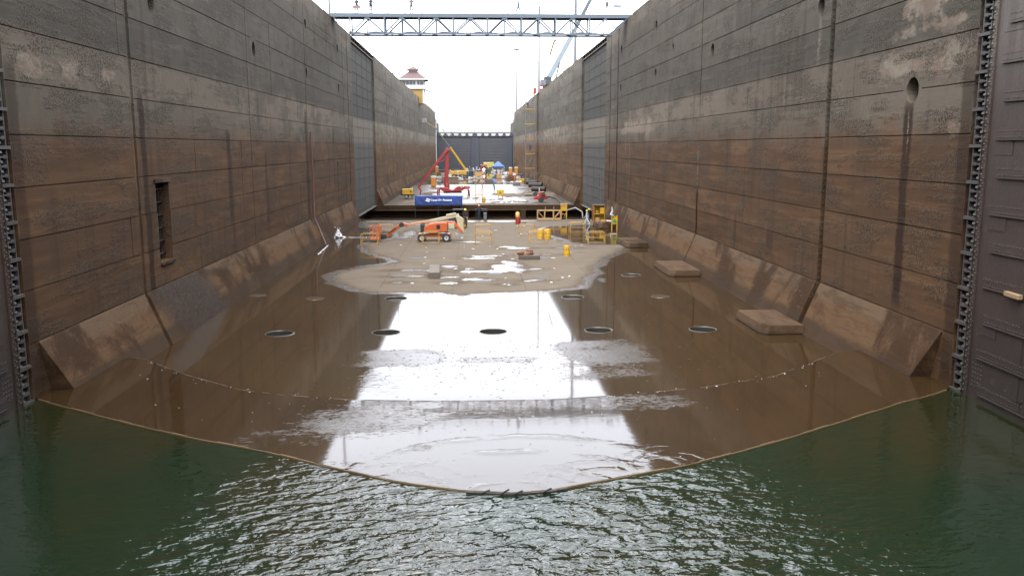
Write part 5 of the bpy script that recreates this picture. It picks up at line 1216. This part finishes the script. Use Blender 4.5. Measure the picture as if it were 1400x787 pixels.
t = thing('yellow_hoist', 'yellow hoist frame with a pale drum beside the yellow boom lift', 'hoist', (-7.4,250,0)); m = MB(); m.bar((-.7,0,0),(-.2,0,2.9),.3); m.bar((.9,0,0),(-.1,0,2.9),.3); m.bar((-.7,0,.2),(.9,0,.2),.25); m.build('frame', YELLOW, t); m = MB(); m.lathe([(0,-.3),(.5,-.3),(.5,.3),(0,.3)], (.75,-.3,1.3), 16, axis='Y'); m.build('drum', WHITE, t)
for i, (x, y, w, h, mt, lb) in enumerate([(8.1,262,2.6,1.9,TAN,'tan crate stack in front of the blue tent'), (11.8,262,3.2,1.2,RUST,'rusty brown skip right of the tan crates'), (13.4,236,2.2,1.1,YELLOW,'low yellow skid beside the scaffold tower foot'), (2.2,300,2.6,2.0,DGREY,'dark grey container left of the red truck'), (-.9,282,3.0,2.4,DGREY,'dark grey container right of the yellow boom base'), (-10.8,276,1.6,2.0,RUST,'rusty brown box near the left wall beyond the toilets'), (10.9,215,2.4,.9,P_('grey_tarp', (.22,.20,.18), .8),'low grey tarpaulin covered pile left of the dark pipes'), (-2.4,340,1.4,1.6,WHITE,'white cabinet before the far gate left of the crew'), (8.9,276,1.3,1.5,P_('dull_blue', (.08,.16,.34), .5),'dull blue tank below the blue tent'), (11.2,168,3.0,.35,P_('plank_grey', (.25,.21,.17), .8),'flat stack of grey planks between yellow tank and right wall')]):
    w, h = w*.72, h*.66; t = thing('site_crate', lb, 'crate', (x,y,0), R(random.uniform(-15,15))); m = MB(); m.box((0,0,h/2+.08), (w,1.4,h)); m.build('box', mt, t, bevel=.04); m = MB(); [m.box((0,yy,.05), (w*.98,.2,.1)) for yy in (-.5,.5)]; m.build('runners', TAN, t)
    m = MB(); [m.box((-w/2+w*(k+.5)/4,-.715,h/2+.08), (.07,.03,h*.96)) for k in range(4)]; m.build('ribs', mt, t)
    m = MB(); m.box((0,0,h+.12), (w+.08,1.48,.07)); m.build('lid', mt, t)

# ------------------------------------------------ above the walls
def control_house():
    t = thing('control_house', 'white control house with red hipped roof and yellow lower room above the left wall', 'building', (-17.4,262,TOP-1.7), R(0)); Z = 0
    m = MB(); m.box((.75,0,2.1), (4.1,5.5,4.2)); m.build('lower_room', P_('wall_yellow', (.42,.25,.05), .6, amt=.2), t, bevel=.03)
    m = MB(); m.box((3.0,0,2.1), (.5,5.3,4.2)); m.box((0,0,4.75), (6.6,6.4,1.1)); m.box((0,0,6.75), (6.6,6.4,.35)); m.build('wall', WHITE, t, bevel=.03)
    m = MB(); m.box((0,0,5.95), (6.3,6.1,1.3)); m.build('window_band', GLASS, t)
    m = MB()
    m.box((0,-3.12,5.32), (6.5,.2,.12)); m.box((0,-3.12,6.56), (6.5,.2,.12)); m.box((3.17,0,5.32), (.2,6.3,.12)); m.box((3.17,0,6.56), (.2,6.3,.12))
    for k in range(7): m.box((-3.1+k*6.2/6,-3.12,5.95), (.12 if k not in (4,) else .5,.14,1.3))
    for k in range(7): m.box((3.17,-3.0+k,5.95), (.14,.12,1.3))
    m.build('window_frame', WHITE, t)
    m = MB(); z0, z1 = 6.95, 9.3; q, p = 4.3, 1.3
    m.add([(-q,-q,z0),(q,-q,z0),(q,q,z0),(-q,q,z0),(-p,-p,z1),(p,-p,z1),(p,p,z1),(-p,p,z1)], [(3,2,1,0),(0,1,5,4),(1,2,6,5),(2,3,7,6),(3,0,4,7),(4,5,6,7)]); r = m.build('roof', ROOFRED, t)
    m = MB(); m.box((0,-q,z0-.05), (2*q,.16,.3)); m.box((q,0,z0-.05), (.16,2*q,.3)); m.box((-q,0,z0-.05), (.16,2*q,.3)); m.box((0,q,z0-.05), (2*q,.16,.3)); m.build('fascia', WHITE, r)
    m = MB(); m.box((0,0,z1+.2), (2.6,2.6,.5)); c = m.build('cupola', P_('louvre_grey', (.4,.38,.4), .6), r)
    m = MB(); m.add([(-1.9,-1.9,z1+.5),(1.9,-1.9,z1+.5),(1.9,1.9,z1+.5),(-1.9,1.9,z1+.5),(0,0,z1+1.6)], [(0,1,4),(1,2,4),(2,3,4),(3,0,4),(3,2,1,0)]); m.build('cupola_roof', ROOFRED, r)
    m = MB(); m.add([(3.2,-2.6,4.3),(3.2,2.6,4.3),(4.9,2.6,3.6),(4.9,-2.6,3.6),(3.2,-2.6,4.15),(3.2,2.6,4.15),(4.9,2.6,3.45),(4.9,-2.6,3.45)], [(0,1,2,3),(4,5,6,7),(0,3,7,4),(1,2,6,5),(2,3,7,6)]); m.build('awning', LGREY, t)
    m = MB(); m.bar((-4.5,-3,0),(-.5,-3,3.9),.12,.4); m.bar((-4.5,-3,1.0),(-.5,-3,4.9),.07); m.build('stair', P_('stair_yellow', (.75,.5,.12), .5), t)
control_house()
def mast(loc, h, r, label, lamps=False, cat='mast'):
    t = thing('light_mast', label, cat, loc); m = MB(); m.tube([(0,0,0),(0,0,h*.5),(0,0,h)], r, 10, r2=r*.55); m.build('pole', LGREY, t, smooth=True)
    m = MB(); m.lathe([(r*2.2,0),(r*2.2,.2),(r*1.1,.5)], (0,0,0), 12); m.build('base', DGREY, t)
    m = MB()
    if lamps:
        m.lathe([(.1,0),(1.3,.1),(1.3,.3),(.1,.4)], (0,0,h), 14); [m.box((1.3*math.cos(a),1.3*math.sin(a),h-.1), (.6,.6,.5)) for a in (0,1.05,2.1,3.14,4.19,5.24)]; m.build('lamp_head', LGREY, t)
    else:
        m.bar((0,0,h),(1.6,0,h+.2),r*.8); m.box((1.6,0,h+.15), (.8,.35,.15)); m.build('lamp_head', LGREY, t)
    return t
mast((-22.3,250,TOP), 22, .22, 'thin grey light mast behind the left wall, left of the red roofed house'); mast((16.9+4.2,277,TOP), 32, .38, 'grey light mast behind the right wall, just left of the thick one'); mast((21.5,183,TOP), 28, .36, 'thick grey light mast rising through the crane boom behind the right wall'); mast((17.3+3.0,400,TOP-4), 33, .42, 'far pale mast with a ring of lamps beyond the right wall', True)
mast((-16.0,101.2,TOP), 9, .13, 'slim grey pole at the left end of the footbridge')
def crane():
    t = thing('mobile_crane', 'mobile crane with a long pale blue boom standing behind the right wall', 'crane', (19.2,215,TOP-.1))
    m = MB(); m.box((0,2.5,1.1), (2.7,9.5,.9)); m.build('carrier', DGREY, t, bevel=.05)
    for x in (-1.2,1.2):
        for y in (-1.2,.6,4.2,6.0): m = MB(); m.lathe([(0,-.2),(.6,-.2),(.6,.2),(0,.2)], (x,y,.6), 16, axis='X'); m.build('wheel', BLACK, t)
    m = MB(); m.prism([(-1.5,1.2),(-1.6,2.6),(-.9,2.75),(.1,2.5),(.3,1.2)], -1.0, 1.2); m.build('counterweight', DGREY, t, bevel=.05); m = MB(); m.box((-2.2,-1.3,1.0), (1.0,1.4,1.3)); c = m.build('cab', RED, t, bevel=.08); m = MB(); m.box((-2.2,-2.02,1.15), (.8,.04,.7)); m.build('window', GLASS, c)
    PB = P_('crane_pale_blue', (.30,.37,.42), .4, .1)
    m = MB(); m.bar((-.6,0,2.0),(4.9,-1,12.0),1.0,1.15,w2=.95); m.build('lower_boom', PB, t); m = MB(); m.bar((4.9,-1,12.0),(11.5,-2.4,24.6),.8,.85,w2=.65); m.build('upper_boom', P_('boom_grey', (.10,.12,.145), .4), t)
    m = MB(); m.bar((1.2,0,1.8),(2.4,-.5,7.0),.35); m.build('lift_cylinder', LGREY, t)
    m = MB(); m.tube([(11.5,-2.4,24.6),(13.2,-2.4,19.6)], .06, 6); k = m.build('hoist_rope', DGREY, t)
    m = MB(); m.box((13.3,-2.4,19.5), (.6,.5,.9)); m.lathe([(0,0),(.26,.12),(.2,.5),(0,.6)], (13.3,-2.4,18.5), 12); m.build('hook_block', DGREY, t)
crane()
t = thing('yellow_jib_crane', 'small yellow jib arm standing left of the pale blue crane boom', 'crane', (18.0,205,TOP-.1)); m = MB(); m.bar((-1.3,0,1),(.6,0,8.6),.22); m.box((-1.4,0,.6), (1.2,1.2,1.2)); m.build('arm', LGREY, t); m = MB(); m.bar((.2,0,6.9),(1.1,0,9.9),.65,.4); m.bar((1.1,0,9.9),(1.6,0,10.2),.5); m.build('head', P_('dark_yellow', (.22,.14,.02), .5), t)
t = thing('wall_locomotive', 'yellow and white machine standing on top of the right wall at the upper edge', 'machine', (19.6,90,TOP-.1)); m = MB(); m.box((0,0,1.3), (1.6,7,2.0)); m.build('body', YELLOW, t, bevel=.08); m = MB(); m.box((0,-3.9,1.4), (1.5,1.0,1.8)); m.build('cab', WHITE, t, bevel=.06); m = MB(); [m.lathe([(0,-.9),(.4,-.9),(.4,.9),(0,.9)], (0,y,.4), 14, axis='X') for y in (-2.5,0,2.5)]; m.build('wheels', BLACK, t)
for x, X2, lb in ((XL-.9, -1, 'thin wire railing along the top of the left wall'), (XR+1.0, 1, 'thin wire railing along the top of the right wall')):
    m = MB()
    for k in range(34): m.bar((x,104+k*7.8,TOP),(x,104+k*7.8,TOP+.75),.05)
    m.bar((x,104,TOP+.75),(x,361,TOP+.75),.03); tag(m.build('top_railing', LGREY), lb, 'railing')
m = MB(); rnd = random.Random(31)
t = thing('bush', 'pale green bushes beyond the far gate at the left', 'bush', (-11,430,8))
for k in range(260):
    a = Vector((rnd.gauss(0,3.0), rnd.gauss(0,2), abs(rnd.gauss(0,2.2))+3)); m.bar(a, a+Vector((rnd.uniform(-.5,.5),rnd.uniform(-.5,.5),rnd.uniform(-.2,.6))), .5, .04)
m.build('foliage', P_('leaf_green', (.07,.12,.035), .7), t); m = MB(); [m.tube([(x,0,0),(x*1.2,0,5)], .12, 6) for x in (-2,0,2)]; m.build('stems', RUST, t)
m = MB(); rnd = random.Random(77)      # grit and silt clods lying in the shallow film
for k in range(900):
    x, y = (rnd.gauss(.8, 2.6), rnd.gauss(38.0, 2.6)) if k % 3 else (rnd.uniform(-9, 11), rnd.uniform(31, 52))
    if y < lin(BACK, x)+.15 or y > 54: continue
    if any(math.hypot(x-a, y-b) < WELL_R+.15 for a, b in WELLS): continue
    r = rnd.uniform(.012, .04); m.ball((x, y, 0), r, 5, 3, (rnd.uniform(1,2.4), rnd.uniform(.8,1.2), .35))
for k in range(160):
    x = rnd.uniform(-7, 8); f0, b0 = lin(FRONT, x), lin(BACK, x); y = b0-abs(rnd.gauss(0, 1.5))
    if y > f0+.3: m.ball((x, y, APRON), rnd.uniform(.010,.03), 5, 3, (rnd.uniform(1,2.2), 1, .35))
o = m.build('silt_clods', P_('silt_brown', (.075,.045,.025), .7, amt=.2)); o['kind'] = 'stuff'

rnd = random.Random(51); bundle = None
for k in range(26):
    x, y = rnd.uniform(-11, 14), rnd.choice([rnd.uniform(232, 262), rnd.uniform(280, 345)])
    if bundle is None:
        bundle = thing('material_pallet', 'small pallet of wrapped materials among the clutter on the far floor', 'pallet', (0,0,0), 0, 'pallets of materials on the far floor')
        m = MB()
        for q in range(3): m.box((0, -.5+.5*q, .06), (1.3, .12, .12))
        for q in range(5): m.box((-.55+.275*q, 0, .14), (.2, 1.2, .04))
        m.build('base', TAN, bundle); m = MB(); m.box((-.25,0,.5), (.7,1.0,.7)); m.ball((.4,.1,.38), .34, 10, 7, (.8,1.2,.8), .4); m.build('load', SACK, bundle); b = bundle
    else: b = copy_tree(bundle)
    b.location = (x, y, 0); b.rotation_euler = (0, 0, rnd.uniform(0, 3))
for k in range(12):
    person((rnd.uniform(-5, 13), rnd.uniform(270, 345), 0), rnd.uniform(0, 6), rnd.choice(['stand','walk','bend','reach']), rnd.choice([SHIRTW, SHIRTB, NAVY]), TROUS, HELW, 'person in white helmet among the far crew before the gate', 1.05, 'crew working before the far gate')

# ------------------------------------------------------------------ light, sky, camera
w = bpy.data.worlds.new('World'); S.world = w; w.use_nodes = True
nt = w.node_tree; bg = nt.nodes['Background']
sky = nt.nodes.new('ShaderNodeTexSky'); sky.sky_type = 'NISHITA'; sky.sun_disc = False
SUN_EL, SUN_AZ = R(62), R(200)
sky.sun_elevation = SUN_EL; sky.sun_rotation = SUN_AZ; sky.air_density = 1.0; sky.dust_density = 6.5; sky.ozone_density = 1.0
hs = nt.nodes.new('ShaderNodeHueSaturation'); hs.inputs['Saturation'].default_value = .16
cap = nt.nodes.new('ShaderNodeMix'); cap.data_type = 'RGBA'; cap.blend_type = 'DARKEN'; cap.inputs[0].default_value = 1; cap.inputs[7].default_value = (1.58, 1.66, 1.84, 1)   # even cloud: nothing brighter than its base
gm = nt.nodes.new('ShaderNodeGamma'); gm.inputs[1].default_value = .6      # thin even cloud flattens the sky's range
nt.links.new(sky.outputs[0], hs.inputs['Color']); nt.links.new(hs.outputs[0], gm.inputs[0]); nt.links.new(gm.outputs[0], cap.inputs[6]); nt.links.new(cap.outputs[2], bg.inputs[0]); bg.inputs[1].default_value = .15
sl = bpy.data.lights.new('sun', 'SUN'); sl.energy = .5; sl.angle = R(60); sl.color = (1, .97, .92)
so = bpy.data.objects.new('sun', sl); COL.objects.link(so)
d = Vector((math.sin(SUN_AZ)*math.cos(SUN_EL), math.cos(SUN_AZ)*math.cos(SUN_EL), math.sin(SUN_EL)))
so.rotation_euler = d.to_track_quat('Z', 'Y').to_euler()
cam = bpy.data.cameras.new('camera'); co = bpy.data.objects.new('camera', cam); COL.objects.link(co); S.camera = co
cam.sensor_width = 36; cam.lens = 36*1171.54/1400; cam.clip_end = 8000; cam.clip_start = .1
fw = Vector((.04437902, .98575592, -.16222134)); rt = Vector((.99897517, -.04523399, -.00157894)); up = Vector((.00889437, .16198502, .98675313))
co.matrix_world = Matrix(((rt.x, up.x, -fw.x, 0), (rt.y, up.y, -fw.y, 0), (rt.z, up.z, -fw.z, 9.45), (0, 0, 0, 1)))
S.view_settings.view_transform = 'Standard'; S.view_settings.look = 'None'; S.view_settings.gamma = 1; S.view_settings.exposure = 4.1
S.render.engine = 'CYCLES'
cy = S.cycles; cy.use_denoising = True; cy.max_bounces = 6; cy.diffuse_bounces = 4; cy.glossy_bounces = 3; cy.caustics_reflective = False; cy.caustics_refractive = False; cy.sample_clamp_indirect = 8
